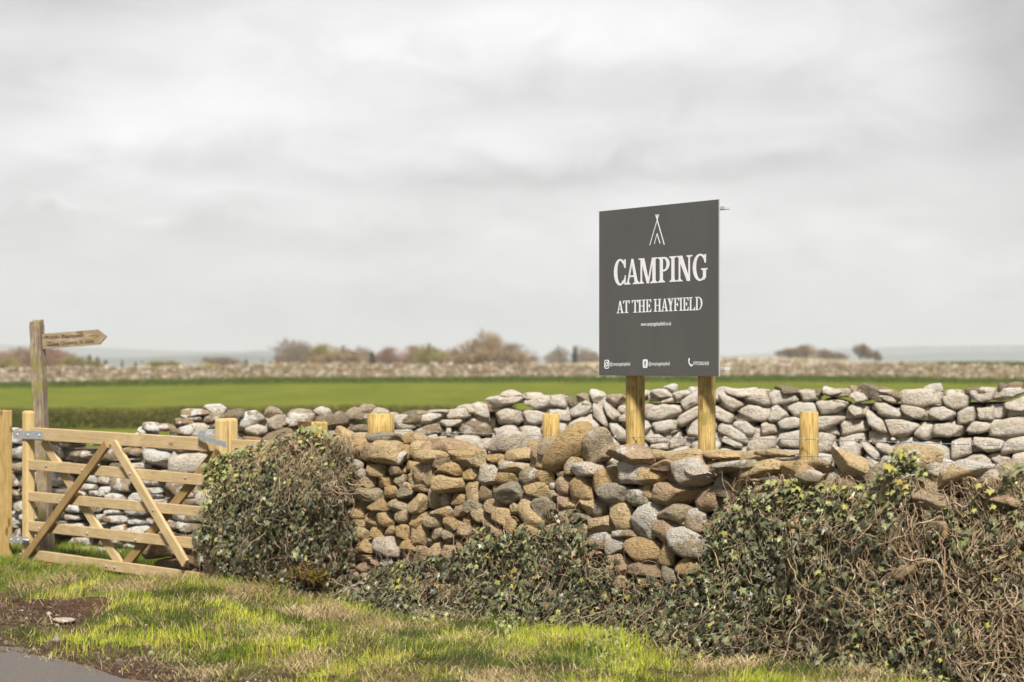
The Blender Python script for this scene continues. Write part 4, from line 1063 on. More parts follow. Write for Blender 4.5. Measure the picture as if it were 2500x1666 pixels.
# slightly waney square post
mb = MB(); zs = np.linspace(-.25, H_, 40); pr = []
for kz, z in enumerate(zs):
    hw = .050 + .002 * math.sin(z * 9) + .0015 * math.sin(z * 23); c_ = .006; sh = 1.0 if z < H_ - .02 else .9
    pp = []
    for sx, sy in ((1, 1), (-1, 1), (-1, -1), (1, -1)):
        for a in ((0, 1), (1, 0)) if sx * sy > 0 else ((1, 0), (0, 1)):
            pp.append((sx * (hw - c_ * a[0]) * sh, sy * (hw - c_ * a[1]) * sh, z - (.018 if (z > H_ - .01 and sy < 0) else 0)))
    pr.append(pp)
V = np.array(pr); n = 8; i = np.arange(39)[:, None] * n; jj = np.arange(n)[None, :]; jn = (jj + 1) % n
q = np.stack([i + jj, i + jn, i + n + jn, i + n + jj], -1).reshape(-1, 4); Vf = V.reshape(-1, 3)
tri = np.concatenate([q[:, [0, 1, 2]], q[:, [0, 2, 3]], [[39 * n, 39 * n + a, 39 * n + a + 1] for a in range(1, 7)]])
mb.add(Vf, tri); po = link('post', mb.mesh('post', smooth=False), M['old'], fp); po.rotation_euler = (0, 0, ROTP)
# arm
pa = P3(105, 834, D_ - .02); k_ = D_ / F
AL = 160 * k_; AH = 37 * k_ / 2
mb = MB(); out = [(0, -AH), (AL - .068, -AH), (AL + .0, 0), (AL - .074, AH), (0, AH)]
y0_, y1_ = -.018, .018; V = [(x, y0_, z) for x, z in out] + [(x, y1_, z) for x, z in out]
Fc = [[0, 1, 2], [0, 2, 4], [2, 3, 4], [5, 7, 6], [5, 9, 7], [7, 9, 8]]
for a in range(5):
    b = (a + 1) % 5; Fc += [[a, a + 5, b], [b, a + 5, b + 5]]
mb.add(V, Fc); arm = link('arm', mb.mesh('arm', smooth=False), M['old_h'], fp)
rel = Matrix.Rotation(-lean, 4, 'Y') @ (Vector(pa) - fp.location)
arm.location = rel; arm.rotation_euler = (0, -math.radians(4.3) - lean, math.radians(-6))
def arm_uv(x, y):   # crop coordinates of the fingerpost zoom -> arm x,z
    return (x - 480) / (2190 - 480) * AL, None
text_on('Public Footpath', .031, .031 + (1590 - 570) / 1710 * AL, .004, .043, 'carved_lettering', M['carved'], arm, y=-.0195, bold=.035)
text_on('Great Urswick \u00be mile', .040, .040 + (1830 - 590) / 1710 * AL, -.048, -.012, 'carved_lettering', M['carved'], arm, y=-.0195, bold=.035)
mb = MB(); mb.add([(AL - .095, -.0195, .010), (AL - .06, -.0195, .012), (AL - .045, -.0195, .028), (AL - .055, -.0195, .018), (AL - .09, -.0195, .004)], [[0, 1, 4], [1, 2, 3], [1, 3, 4]])
link('carved_mark', mb.mesh('carved_mark', smooth=False), M['carved'], arm)

# ------------------------------------------------------------------ barbed wire
def wire(pts_px, off, label, gap=.105):
    pts = []
    for px, py in pts_px:
        s_, z, Y = px_to_sz(px, py, off); pts.append(WP(s_, z, off))
    pts = np.array(pts); L = np.concatenate([[0], np.cumsum(np.linalg.norm(np.diff(pts, axis=0), axis=1))])
    t = np.arange(0, L[-1], .006); P = np.stack([np.interp(t, L, pts[:, i_]) for i_ in range(3)], 1)
    r = empty('barbed_wire', tuple(P[0]), label, 'barbed wire')
    mb = MB()
    for ph in (0, math.pi):
        a = t * 2 * math.pi / .045 + ph; Q = P + .0016 * (np.cos(a)[:, None] * N3 + np.sin(a)[:, None] * Z3)
        tube(mb, Q, .0014, sides=4, cap=False)
    mb.build('strand', M['galv'], r, origin=P[0])
    k_ = 0
    for tt in np.arange(.05, L[-1], gap):
        k_ += 1
        if k_ > 98: break
        c = np.array([np.interp(tt, L, pts[:, i_]) for i_ in range(3)]); mb = MB()
        for q_ in range(3):
            v_ = rng.normal(size=3); v_ -= U3 * (v_ @ U3) * .7; v_ /= np.linalg.norm(v_); tube(mb, [c - v_ * .015, c, c + v_ * .015], [.0007, .0019, .0007], sides=4, cap=False)
        tube(mb, [c - U3 * .008, c + U3 * .008], .0036, sides=6)
        b = mb.build('barb', M['galv'], r, origin=c); b.location = Vector(c - P[0])
wire([(930, 1052), (1000, 1053.5), (1170, 1058.5), (1345, 1064), (1550, 1068), (1725, 1070.5), (1860, 1072), (1975, 1073), (2150, 1079), (2350, 1085), (2500, 1090), (2720, 1100)], -.66, 'thin silver barbed wire strand stretched between the posts at mid post height')
wire([(1345, 1098), (1550, 1104), (1725, 1108), (1975, 1114), (2150, 1121), (2430, 1134), (2720, 1150)], -.66, 'lower strand of barbed wire showing between the coping stones right of the sign')
# ------------------------------------------------------------------ ivy
LEAF = np.array([(0, -.62), (.17, -.2), (.5, -.12), (.3, .1), (.36, .4), (.06, .3), (-.06, .3), (-.36, .4), (-.3, .1), (-.5, -.12), (-.17, -.2)])
def leaves(mb, C, size, nrm, down, tint, tiltr=.5):
    """ivy leaves: centres C (n,3), sizes, base normal & pointing-down axis"""
    n = len(C); m = len(LEAF)
    Nn = nrm + rng.normal(0, tiltr, (n, 3)); Nn /= np.linalg.norm(Nn, axis=1)[:, None]
    Dn = down + rng.normal(0, .45, (n, 3)); Dn -= (Dn * Nn).sum(1)[:, None] * Nn; Dn /= np.linalg.norm(Dn, axis=1)[:, None]
    Sd = np.cross(Nn, Dn)
    asp = rng.uniform(.75, 1.1, n)
    X = LEAF[None, :, 0] * size[:, None] * asp[:, None]; Y = LEAF[None, :, 1] * size[:, None]
    Zf = -(.28 * np.abs(LEAF[None, :, 0]) + .18 * LEAF[None, :, 1] ** 2) * size[:, None] * rng.uniform(.3, 1.5, n)[:, None]
    V = C[:, None, :] + X[..., None] * Sd[:, None, :] - Y[..., None] * Dn[:, None, :] + Zf[..., None] * Nn[:, None, :]
    V = np.concatenate([V, C[:, None, :]], 1)
    i = np.arange(n)[:, None] * (m + 1); a = np.arange(m)[None, :]; b = (a + 1) % m
    Fc = np.stack([i + a, i + b, i + m + 0 * a], -1).reshape(-1, 3)
    mb.add(V.reshape(-1, 3), Fc, tint=np.repeat(tint, m + 1))
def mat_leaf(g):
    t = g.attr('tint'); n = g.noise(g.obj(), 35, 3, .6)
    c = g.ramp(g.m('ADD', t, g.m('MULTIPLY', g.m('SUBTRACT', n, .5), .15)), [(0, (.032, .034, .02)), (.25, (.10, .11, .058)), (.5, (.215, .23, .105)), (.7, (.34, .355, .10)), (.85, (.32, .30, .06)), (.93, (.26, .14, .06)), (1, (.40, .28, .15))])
    return {'Base Color': c, 'Roughness': .42, 'Specular IOR Level': .5}
M['leaf'] = material('ivy_leaf', mat_leaf)
M['vine'] = material('dry_vine', lambda g: {'Base Color': g.mix(g.m('MULTIPLY', g.noise(g.obj(), 60, 3), .5), g.ramp(g.attr('tint'), [(0, (.15, .10, .06)), (.45, (.36, .265, .165)), (.8, (.52, .41, .27)), (1, (.66, .54, .38))]), (.2, .12, .07)), 'Roughness': .85})
def in_poly(x, y, P):
    P = np.asarray(P, float); ins = np.zeros(len(x), bool); j_ = len(P) - 1
    for i_ in range(len(P)):
        xi, yi = P[i_]; xj, yj = P[j_]
        c = ((yi > y) != (yj > y)) & (x < (xj - xi) * (y - yi) / (yj - yi + 1e-12) + xi); ins ^= c; j_ = i_
    return ins
def sz_poly(pp, off=.08): return np.array([px_to_sz(a, b, off)[:2] for a, b in pp])
PL = sz_poly([(498, 1140), (520, 1118), (560, 1100), (620, 1082), (690, 1052), (740, 1040), (800, 1055), (838, 1085), (850, 1150), (846, 1250), (858, 1330), (850, 1400), (838, 1505), (760, 1498), (600, 1482), (500, 1462), (470, 1448), (500, 1380), (462, 1335), (475, 1290), (497, 1230), (505, 1180)])
PB = sz_poly([(872, 1500), (880, 1440), (915, 1400), (960, 1375), (1000, 1368), (1115, 1351), (1153, 1313), (1177, 1283), (1200, 1312), (1251, 1300), (1272, 1276), (1292, 1317), (1340, 1266), (1360, 1243), (1391, 1266), (1435, 1327), (1490, 1361), (1510, 1402), (1578, 1414), (1622, 1428), (1660, 1414),
              (1690, 1400), (1722, 1334), (1714, 1300), (1731, 1249), (1765, 1225), (1800, 1192), (1850, 1172), (1930, 1172), (2000, 1184), (2110, 1190), (2140, 1150), (2170, 1100), (2210, 1095), (2245, 1130), (2230, 1185), (2290, 1240), (2340, 1235), (2400, 1180), (2450, 1150), (2500, 1125), (2700, 1135), (2760, 1800), (2400, 1760), (1700, 1670), (1300, 1610), (1000, 1550)])
def sample(P, n, rg=rng):
    lo, hi = P.min(0), P.max(0); out = []
    while sum(map(len, out)) < n:
        q_ = rg.uniform(lo, hi, (n * 2, 2)); q_ = q_[in_poly(q_[:, 0], q_[:, 1], P)]; out.append(q_)
    return np.concatenate(out)[:n]
sR = lambda px: px_to_sz(px, 1300, .08)[0]
def bulge(s_, z, left):
    if left:
        c = np.clip(1 - ((s_ - sR(680)) / 1.15) ** 2, 0, 1) ** .5
        return .05 + .17 * c * np.clip(1.25 - z, .25, 1) + .12 * fbm2(s_, z, 31, 4, 5.5)
    return .06 + .12 * np.clip((.85 - z) / .85, 0, 1) ** .7 + .20 * np.clip((.30 - z) / .30, 0, 1) * np.clip((sR(2100) - s_) / .8, 0, 1) + .075 * fbm2(s_, z, 33, 4, 6.5)
def ivy(name, P, nleaf, nvine, left, label, origin):
    r = empty(name, origin, label, 'ivy', kind='thing')
    q_ = sample(P, nleaf); s_, z = q_[:, 0], q_[:, 1]
    ff = fbm2(s_, z, 41 if left else 42, 4, 5)
    if not left:
        right = np.clip((s_ - sR(2150)) / (sR(2450) - sR(2150)), 0, 1)
        keep = rng.random(len(s_)) < (1 - .12 * right) * np.clip(.72 + ff * 1.5, .18, 1)
        # bare stone peeping through
        for a, b, r1, r2 in ((2280, 1225, .13, .10), (1085, 1395, .10, .08), (1245, 1385, .07, .12), (2285, 1290, .07, .05), (1500, 1300, .2, .1), (1770, 1570, .12, .06), (1580, 1360, .4, .05)):
            cs, cz, _ = px_to_sz(a, b); keep &= (((s_ - cs) / r1) ** 2 + ((z - cz) / r2) ** 2 > 1) | (rng.random(len(s_)) < .25)
    else:
        keep = rng.random(len(s_)) < np.clip(.8 + ff * 1.4, .22, 1) * np.clip(.40 + z * 1.5, .4, 1)
        cs, cz, _ = px_to_sz(500, 1390); keep &= (((s_ - cs) / .22) ** 2 + ((z - cz) / .14) ** 2 > 1) | (rng.random(len(s_)) < .2)
    s_, z, ff = s_[keep], z[keep], ff[keep]; n = len(s_)
    lay = rng.random(n)
    off = bulge(s_, z, left) * (.15 + .85 * lay) + rng.normal(0, .018, n) + np.where(rng.random(n) < .04, rng.uniform(0, .07, n), 0)
    C = np.stack([A0[0] + N[0] * off + U[0] * s_, A0[1] + N[1] * off + U[1] * s_, z], 1)
    size = rng.uniform(.016, .052, n) * np.where(rng.random(n) < .14, 1.45, 1)
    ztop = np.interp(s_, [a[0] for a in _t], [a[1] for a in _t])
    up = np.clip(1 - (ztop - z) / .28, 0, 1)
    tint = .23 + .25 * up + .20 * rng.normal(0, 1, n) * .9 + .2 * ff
    if left: tint -= .03
    u_ = rng.random(n); tint = np.where(u_ < .018 + .02 * up, rng.uniform(.8, .9, n), tint); tint = np.where(u_ > .965, rng.uniform(.92, 1, n), tint)
    tint = np.clip(tint, 0, 1)
    nr = N3[None, :] + np.stack([0 * up, 0 * up, .35 + .9 * up], 1)
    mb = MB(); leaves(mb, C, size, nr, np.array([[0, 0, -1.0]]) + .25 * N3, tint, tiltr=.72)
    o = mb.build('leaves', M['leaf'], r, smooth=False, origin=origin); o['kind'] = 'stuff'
    # vines
    mb = MB()
    for vi in range(nvine):
        c = sample(P, 1)[0]
        if left and rng.random() < .5: c = np.array([sR(rng.uniform(690, 845)), px_to_sz(760, rng.uniform(1045, 1200))[1]])
        if not left and rng.random() < .30:
            for _ in range(20):
                c = sample(P, 1)[0]
                if c[0] > sR(1950) and rng.random() < (c[0] - sR(1850)) / (sR(2500) - sR(1850)): break
        right = 0 if left else float(np.clip((c[0] - sR(1900)) / (sR(2400) - sR(1900)), 0, 1))
        big = rng.random() < .07 + .10 * right
        L = rng.uniform(.06, .24) * (1 + .7 * right) * (1.5 if big else 1); m = int(L / .014) + 3
        ang = rng.choice([-math.pi / 2, math.pi / 2]) + rng.normal(0, .7) if rng.random() < .6 + .2 * right else rng.uniform(0, 6.28)
        rad = rng.uniform(.0010, .0024) * (1 + .35 * right); rad = rad * rng.uniform(1.4, 2.4) if big else rad; zmx = ZT(float(c[0])) + .05
        pts = []; s1, z1 = c; w_ = rng.uniform(.2, 1.05); kap = rng.normal(0, .12)
        for _ in range(m):
            kap = kap * .5 + rng.normal(0, .16); ang += kap * .8 + (rng.normal(0, .9) if rng.random() < .07 else 0)
            s1 += math.cos(ang) * .014; z1 += math.sin(ang) * .014; w_ += rng.normal(0, .05); w_ = min(max(w_, .15), 1.15)
            if z1 < .0: z1 = .0
            if z1 > zmx: z1 = zmx; ang = -ang
            b_ = bulge(np.array([s1]), np.array([z1]), left)[0] * w_ + .012
            pts.append(WP(s1, z1, b_))
        tube(mb, pts, np.linspace(rad, rad * .45, m), sides=5, cap=False, tint=float(np.clip(rng.normal(.5, .28), 0, 1)))
    o = mb.build('stems', M['vine'], r, origin=origin); o['kind'] = 'stuff'
    return r
o_l = WP(sR(660), 0, .1); o_r = WP(sR(1700), 0, .1)
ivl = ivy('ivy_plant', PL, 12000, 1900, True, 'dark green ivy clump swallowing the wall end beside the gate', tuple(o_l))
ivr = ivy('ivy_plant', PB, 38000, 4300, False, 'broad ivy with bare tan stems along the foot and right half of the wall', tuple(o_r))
# moss on the left clump
mb = MB(); n = 9000
cen = [(655, 1430, .055), (700, 1405, .05), (735, 1400, .09), (765, 1410, .08), (605, 1415, .045)]
for a, b, r_ in cen:
    s_, z, _ = px_to_sz(a, b, .2); m = 1600
    D3 = rng.normal(size=(m, 3)); D3 /= np.linalg.norm(D3, axis=1)[:, None]; C = WP(s_, z, .13) + D3 * r_ * np.array([1, 1, .6]) * rng.uniform(.8, 1.0, (m, 1))
    tip = C + (D3 + rng.normal(0, .5, (m, 3))) * .016; sd = np.cross(D3, rng.normal(size=(m, 3))); sd /= np.linalg.norm(sd, axis=1)[:, None]
    V = np.stack([C - sd * .004, C + sd * .004, tip], 1).reshape(-1, 3); mb.add(V, np.arange(m * 3).reshape(-1, 3), tint=np.repeat(rng.random(m), 3))
    V, Fc = ICO[3]; mb.add(WP(s_, z, .13) + V * r_ * np.array([1, 1, .6]) * .85, Fc, tint=.1)
M['moss'] = material('moss', lambda g: {'Base Color': g.ramp(g.attr('tint'), [(0, (.06, .035, .008)), (.5, (.16, .10, .015)), (1, (.26, .19, .03))]), 'Roughness': .95})
mo = mb.build('moss', M['moss'], origin=WP(sR(720), .2, .2)); tag(mo, 'rusty yellow moss cushions at the foot of the left ivy clump', 'moss', kind='stuff')

# ------------------------------------------------------------------ grass
def mat_grass(g):
    t = g.attr('tint')
    c = g.ramp(t, [(0, (.045, .06, .012)), (.2, (.07, .105, .012)), (.4, (.18, .24, .022)), (.6, (.40, .44, .035)), (.72, (.58, .56, .07)), (.77, (.17, .115, .06)), (.84, (.33, .24, .12)), (.92, (.48, .37, .20)), (1, (.66, .54, .34))])
    return {'Base Color': c, 'Roughness': .6, 'Specular IOR Level': .3}
M['grass'] = material('grass_blade', mat_grass)
def blades(mb, X, Y, Z, hgt, wid, tint, lean=.45, flat=0.0, dirs=None):
    n = len(X); a = rng.uniform(0, 2 * np.pi, n) if dirs is None else dirs; f = rng.uniform(0, 2 * np.pi, n)
    l = np.abs(rng.normal(0, lean, n)) + flat
    base = np.stack([X, Y, Z], 1); dr = np.stack([np.cos(a), np.sin(a), 0 * a], 1); sd = np.stack([np.cos(f), np.sin(f), 0 * f], 1) * wid[:, None] / 2
    m1 = base + dr * (hgt * .5 * np.sin(l * .6))[:, None] + np.array([0, 0, 1.0]) * (hgt * .5 * np.cos(l * .6))[:, None]
    m2 = m1 + dr * (hgt * .5 * np.sin(np.minimum(l * 1.6, 1.75)))[:, None] + np.array([0, 0, 1.0]) * (hgt * .5 * np.cos(np.minimum(l * 1.6, 1.75)))[:, None]
    V = np.stack([base - sd, base + sd, m1 + sd * .8, m1 - sd * .8, m2], 1).reshape(-1, 3)
    i = np.arange(n)[:, None] * 5
    Fc = np.concatenate([i + np.array([[0, 1, 2]]), i + np.array([[0, 2, 3]]), i + np.array([[3, 2, 4]])])
    mb.add(V, Fc, tint=np.repeat(tint, 5))
def verge_points(n, seed):
    r = np.random.default_rng(seed); s_ = r.uniform(-8.5, 8.5, n); w = r.uniform(-.45, 3.15, n)
    X = A0[0] + U[0] * s_ + N[0] * w; Y = A0[1] + U[1] * s_ + N[1] * w
    px = X / Y * F + 1250; ok = (px > -220) & (px < 2720) & (Y > 10.8)
    wedge = (s_ > S0 - .05) & (w < -.02); ok &= ~wedge
    return X[ok], Y[ok], s_[ok], w[ok], px[ok]
mb = MB()
X, Y, s_, w, px = verge_points(420000, 51)
soil = ((s_ + 1.3 - .25 * fbm2(X, Y, 8, 3, 4)) / 1.4) ** 2 + ((w - 2.2 + .25 * fbm2(X, Y, 12, 3, 4)) / .62) ** 2
dens = .58 + 1.0 * fbm2(X, Y, 61, 4, 4.5)
gatef = np.clip((-1.6 - s_) / .6, 0, 1)
dens = np.where(soil < 1, .015, dens) * np.clip((3.05 + .25 * fbm2(X, Y, 13, 3, 5) - w) / .5, .0, 1) ** 1.4 * np.where((s_ < .35 + .3 * fbm2(X, Y, 14, 3, 5)) & (w > 1.9), .16, 1)
keep = rng.random(len(X)) < np.clip(dens, 0, 1); X, Y, s_, w, px = X[keep], Y[keep], s_[keep], w[keep], px[keep]
Z = ground_z(X, Y) - .004; n = len(X)
cl = fbm2(X, Y, 71, 4, 2.6); cl2 = fbm2(X, Y, 72, 3, 7.5); lime = fbm2(X, Y, 73, 3, 3.4)
h = .020 + .042 * np.clip(cl + .35, 0, 1.2) + .026 * rng.random(n) + .01 * np.clip((.30 - w) / .3, 0, 1) * (s_ > S0)
tall = np.clip(lime - .12, 0, 1) * 3; h += .05 * tall.clip(0, 1) * rng.random(n)
tint = .33 + .50 * cl2 + .34 * np.clip(lime * 1.6, -.6, 1) + rng.normal(0, .085, n)
tint = np.clip(tint, 0, .74)
h = np.where(s_ < -1.9, np.minimum(h, .05), h)
dry = rng.random(n) < np.clip(.20 + .8 * fbm2(X, Y, 74, 3, 5.5), .05, .75); tint = np.where(dry, rng.uniform(.76, 1, n), tint)
h = np.where(dry, h * .55, h)
blades(mb, X, Y, Z, h * rng.uniform(.6, 1.6, n), rng.uniform(.0022, .0048, n), tint, lean=.75, dirs=7 * fbm2(X, Y, 81, 3, 2.6) + rng.normal(0, .8, n))
# taller tufts along the wall foot and scattered
for cx, cy, m, hh, tn in [(1330, 1590, 900, .12, .5), (1420, 1600, 1100, .13, .55), (1560, 1640, 700, .10, .6), (1500, 1600, 300, .15, .5), (1470, 1520, 200, .16, .45), (1700, 1560, 200, .18, .4), (2200, 1640, 500, .16, .3), (2330, 1650, 500, .2, .3), (2450, 1665, 300, .2, .35), (2100, 1640, 300, .12, .4),
                          (900, 1480, 400, .12, .4), (1010, 1500, 400, .13, .25), (700, 1460, 300, .1, .3), (560, 1450, 300, .11, .35), (470, 1440, 200, .1, .25), (310, 1525, 400, .07, .15), (400, 1555, 500, .07, .12), (500, 1580, 400, .07, .12), (270, 1545, 300, .06, .2),
                          (590, 1560, 600, .06, .66), (345, 1505, 300, .05, .66), (690, 1585, 500, .06, .6), (1240, 1540, 300, .12, .25), (860, 1500, 150, .15, .45), (5, 1410, 300, .09, .4), (30, 1430, 300, .08, .4)]:
    d_ = EYE * F / (cy - HY); x0, y0 = (cx - 1250) / F * d_, d_
    xx = x0 + rng.normal(0, .11, m); yy = y0 + rng.normal(0, .16, m); s2, w2 = wall_coords(xx, yy); ok = (w2 > .0) | (s2 < S0); xx, yy = xx[ok], yy[ok]; m = len(xx)
    blades(mb, xx, yy, ground_z(xx, yy) - .004, hh * rng.uniform(.35, 1.1, m), rng.uniform(.003, .0055, m), np.clip(rng.normal(tn, .09, m), 0, .74), lean=.3)
rc = np.random.default_rng(77)
for k_ in range(120):     # hummocks: dark green tufts, coloured to suggest hollow shade, and dead brown mats
    cs, cw = rc.uniform(-4, 7), rc.uniform(.15, 2.9); kind = rc.random(); m = int(rc.uniform(180, 420))
    a2 = cs + rc.normal(0, .11, m); b2 = cw + rc.normal(0, .08, m); xx = A0[0] + U[0] * a2 + N[0] * b2; yy = A0[1] + U[1] * a2 + N[1] * b2
    if ((cs + 1.3) / 1.5) ** 2 + ((cw - 2.2) / .65) ** 2 < 1: continue
    if kind < .45: blades(mb, xx, yy, ground_z(xx, yy) - .004, rc.uniform(.03, .09, m), rc.uniform(.003, .005, m), np.clip(rc.normal(.10, .07, m), 0, .3), lean=.6)
    elif kind < .62: blades(mb, xx, yy, ground_z(xx, yy) - .004, rc.uniform(.03, .08, m), rc.uniform(.003, .005, m), np.clip(rc.normal(.64, .05, m), 0, .73), lean=.5)
    else: blades(mb, xx, yy, ground_z(xx, yy) + rc.uniform(0, .04, m), rc.uniform(.04, .12, m), rc.uniform(.0016, .0036, m), np.clip(rc.normal(.82 + .08 * rc.random(), .05, m), .76, 1), lean=.15, flat=1.2)
# grass strip inside the gateway
nn_ = 60000; xx = rng.uniform(-5.6, -1.6, nn_); yy = rng.uniform(17.3, 22.2, nn_); s2, w2 = wall_coords(xx, yy); ok = (w2 > -5.2) & ((w2 < 0) | (s2 < S0)) & ((s2 < S0 - .02) | (w2 < -.55))
xx, yy = xx[ok], yy[ok]; m = len(xx)
blades(mb, xx, yy, ground_z(xx, yy) - .004, rng.uniform(.04, .10, m), rng.uniform(.003, .006, m), np.clip(.30 + .16 * fbm2(xx, yy, 91, 3, 3) + rng.normal(0, .07, m), 0, .7), lean=.35)
go = mb.build('grass', M['grass'], smooth=False, origin=(0, 14, 0)); tag(go, 'short tufted green grass growing over the roadside verge', 'grass', kind='stuff')
# straw lying on the verge
mb = MB(); X, Y, s_, w, px = verge_points(32000, 55)
keep = rng.random(len(X)) < np.clip(.35 + .9 * fbm2(X, Y, 74, 3, 5.5) + .5 * np.clip(w - 2.3, 0, 1), .06, 1); X, Y, w = X[keep], Y[keep], w[keep]; n = len(X)
blades(mb, X, Y, ground_z(X, Y) + rng.uniform(.006, .045, n) * (w < 2.8), rng.uniform(.05, .17, n), rng.uniform(.0014, .003, n), np.clip(rng.normal(.86, .07, n), .74, 1), lean=.10, flat=1.3)
for cx, cy, m, tn in [(800, 1525, 900, .86), (760, 1540, 700, .9), (1650, 1560, 700, .88), (1780, 1640, 900, .9), (620, 1470, 500, .84), (330, 1455, 700, .86), (560, 1490, 400, .88), (1370, 1610, 400, .86), (1130, 1600, 300, .9), (150, 1440, 700, .85)]:
    d_ = EYE * F / (cy - HY); xx = (cx - 1250) / F * d_ + rng.normal(0, .10, m); yy = d_ + rng.normal(0, .13, m); s2, w2 = wall_coords(xx, yy); ok = (w2 > .02) | (s2 < S0); xx, yy = xx[ok], yy[ok]; m = len(xx)
    blades(mb, xx, yy, ground_z(xx, yy) + rng.uniform(.0, .05, m), rng.uniform(.04, .15, m), rng.uniform(.002, .0042, m), np.clip(rng.normal(tn, .05, m), .76, 1), lean=.12, flat=1.3)
so_ = mb.build('dry_straw', M['grass'], smooth=False, origin=(0, 14, 0)); tag(so_, 'cut straw coloured dead grass strewn over the verge', 'straw', kind='stuff')
# low broad-leaved weeds
mb = MB(); m = 300; cx = rng.choice([1030, 1480, 1250, 1500, 2290, 1500], m) + rng.normal(0, 26, m); cy = np.interp(cx, [300, 900, 1500, 2300], [1560, 1520, 1600, 1680]) + rng.normal(0, 28, m)
d_ = EYE * F / (cy - HY); xx = (cx - 1250) / F * d_; yy = d_; s2, w2 = wall_coords(xx, yy); ok = w2 > .08; xx, yy = xx[ok], yy[ok]; m = len(xx)
C = np.stack([xx, yy, ground_z(xx, yy) + rng.uniform(.02, .10, m)], 1)
leaves(mb, C, rng.uniform(.02, .042, m), np.array([[-.2, -.5, 1.0]]), np.array([[0, -1.0, -.3]]), rng.uniform(.42, .66, m), tiltr=.5)
wo_ = mb.build('weeds', M['leaf'], smooth=False, origin=(0, 14, 0)); tag(wo_, 'small broad leaved weeds among the verge grass', 'weeds', kind='stuff')
# soil crumbs and grit
mb = MB(); n = 3800; s2 = rng.normal(-1.25, .9, n); w2 = rng.normal(2.35, .35, n); e_ = rng.random(n) < .6; s2 = np.where(e_, rng.uniform(-3, 6, n), s2); w2 = np.where(e_, rng.normal(2.92, .13, n), w2)
xx = A0[0] + U[0] * s2 + N[0] * w2; yy = A0[1] + U[1] * s2 + N[1] * w2; zz = np.maximum(ground_z(xx, yy), np.where(w2 > 3.0, -.02, -1)); V0, F0 = ICO[2]
rr = rng.uniform(.003, .012, n) * np.where(rng.random(n) < .07, 2.0, 1); Vn = V0[None] * rr[:, None, None] * rng.uniform(.6, 1.2, (n, 1, 3)) * (1 + rng.normal(0, .12, (n, len(V0), 1))) + np.stack([xx, yy, zz + rr * .3], 1)[:, None, :]
Fn = (F0[None] + (np.arange(n) * len(V0))[:, None, None]).reshape(-1, 3); mb.add(Vn.reshape(-1, 3), Fn, tint=np.repeat(rng.random(n), len(V0)))
M['grit'] = material('grit', lambda g: {'Base Color': g.ramp(g.attr('tint'), [(0, (.035, .024, .016)), (.55, (.09, .06, .04)), (.9, (.15, .12, .09)), (1, (.38, .33, .28))]), 'Roughness': .95})
tag(mb.build('gravel', M['grit'], smooth=False, origin=(0, 14, 0)), 'loose soil crumbs and grit beside the road', 'gravel', kind='stuff')
# pale flat stone on the soil
def ground_pt(px, py):
    d_ = EYE * F / (py - HY); x, y = (px - 1250) / F * d_, d_
    for _ in range(6):
        z = float(ground_z(x, y)); d_ = (EYE - z) * F / (py - HY); x, y = (px - 1250) / F * d_, d_
    return np.array([x, y, float(ground_z(x, y))])
c = ground_pt(157, 1518); V, Fc = rock(.14, .16, .035, sub=4, p=2.6, facets=4); mb = MB(); mb.add(V + c + np.array([0, 0, .01]), Fc, tint=.96, lichen=.2)
tag(mb.build('flat_stone', M['rock_front'], origin=c), 'pale flat stone lying on the bare brown soil', 'stone')
# dandelions
M['petal'] = material('dandelion_petal', lambda g: {'Base Color': (.75, .40, .01), 'Roughness': .6}); M['stalk'] = material('dandelion_stalk', lambda g: {'Base Color': (.16, .22, .05), 'Roughness': .6})
dl = None
for px_, py_, lb in [(120, 1386, 'yellow dandelion left of the gate foot, largest of the five'), (104, 1392, 'yellow dandelion just left of and below its larger neighbour'), (172, 1405, 'yellow dandelion under the left end of the bottom rail'), (209, 1439, 'orange yellow dandelion nearest the road, on the verge grass'), (225, 1391, 'faint yellow dandelion close under the middle of the bottom rail')]:
    c = ground_pt(px_, py_ + 14)
    if dl is None:
        r = empty('dandelion', c, lb, 'dandelion', 'dandelions by the gate'); mb = MB(); tube(mb, [(0, 0, 0), (.004, 0, .03), (0, 0, .06)], .002, sides=5); link('stalk', mb.mesh('stalk'), M['stalk'], r)
        mb = MB()
        for ring_, nr, rr_, up_ in ((0, 18, .022, .002), (1, 14, .015, .008), (2, 8, .008, .012)):
            for a in np.linspace(0, 2 * np.pi, nr, endpoint=False):
                dv = np.array([math.cos(a), math.sin(a), 0]); sd_ = np.array([-math.sin(a), math.cos(a), 0]) * .0028
                mb.add([(0, 0, .06), tuple(dv * rr_ * .6 + sd_ + [0, 0, .062 + up_]), tuple(dv * rr_ + [0, 0, .06 + up_]), tuple(dv * rr_ * .6 - sd_ + [0, 0, .062 + up_])], [[0, 1, 2], [0, 2, 3]])
        link('petals', mb.mesh('petals', smooth=False), M['petal'], r); dl = r
    else:
        r = dl.copy(); COL.objects.link(r); r.location = c; r['label'] = lb; sc_ = random.uniform(.7, .9); r.scale = (sc_,) * 3
        for ch in [x for x in bpy.data.objects if x.parent == dl]:
            cc = ch.copy(); COL.objects.link(cc); cc.parent = r

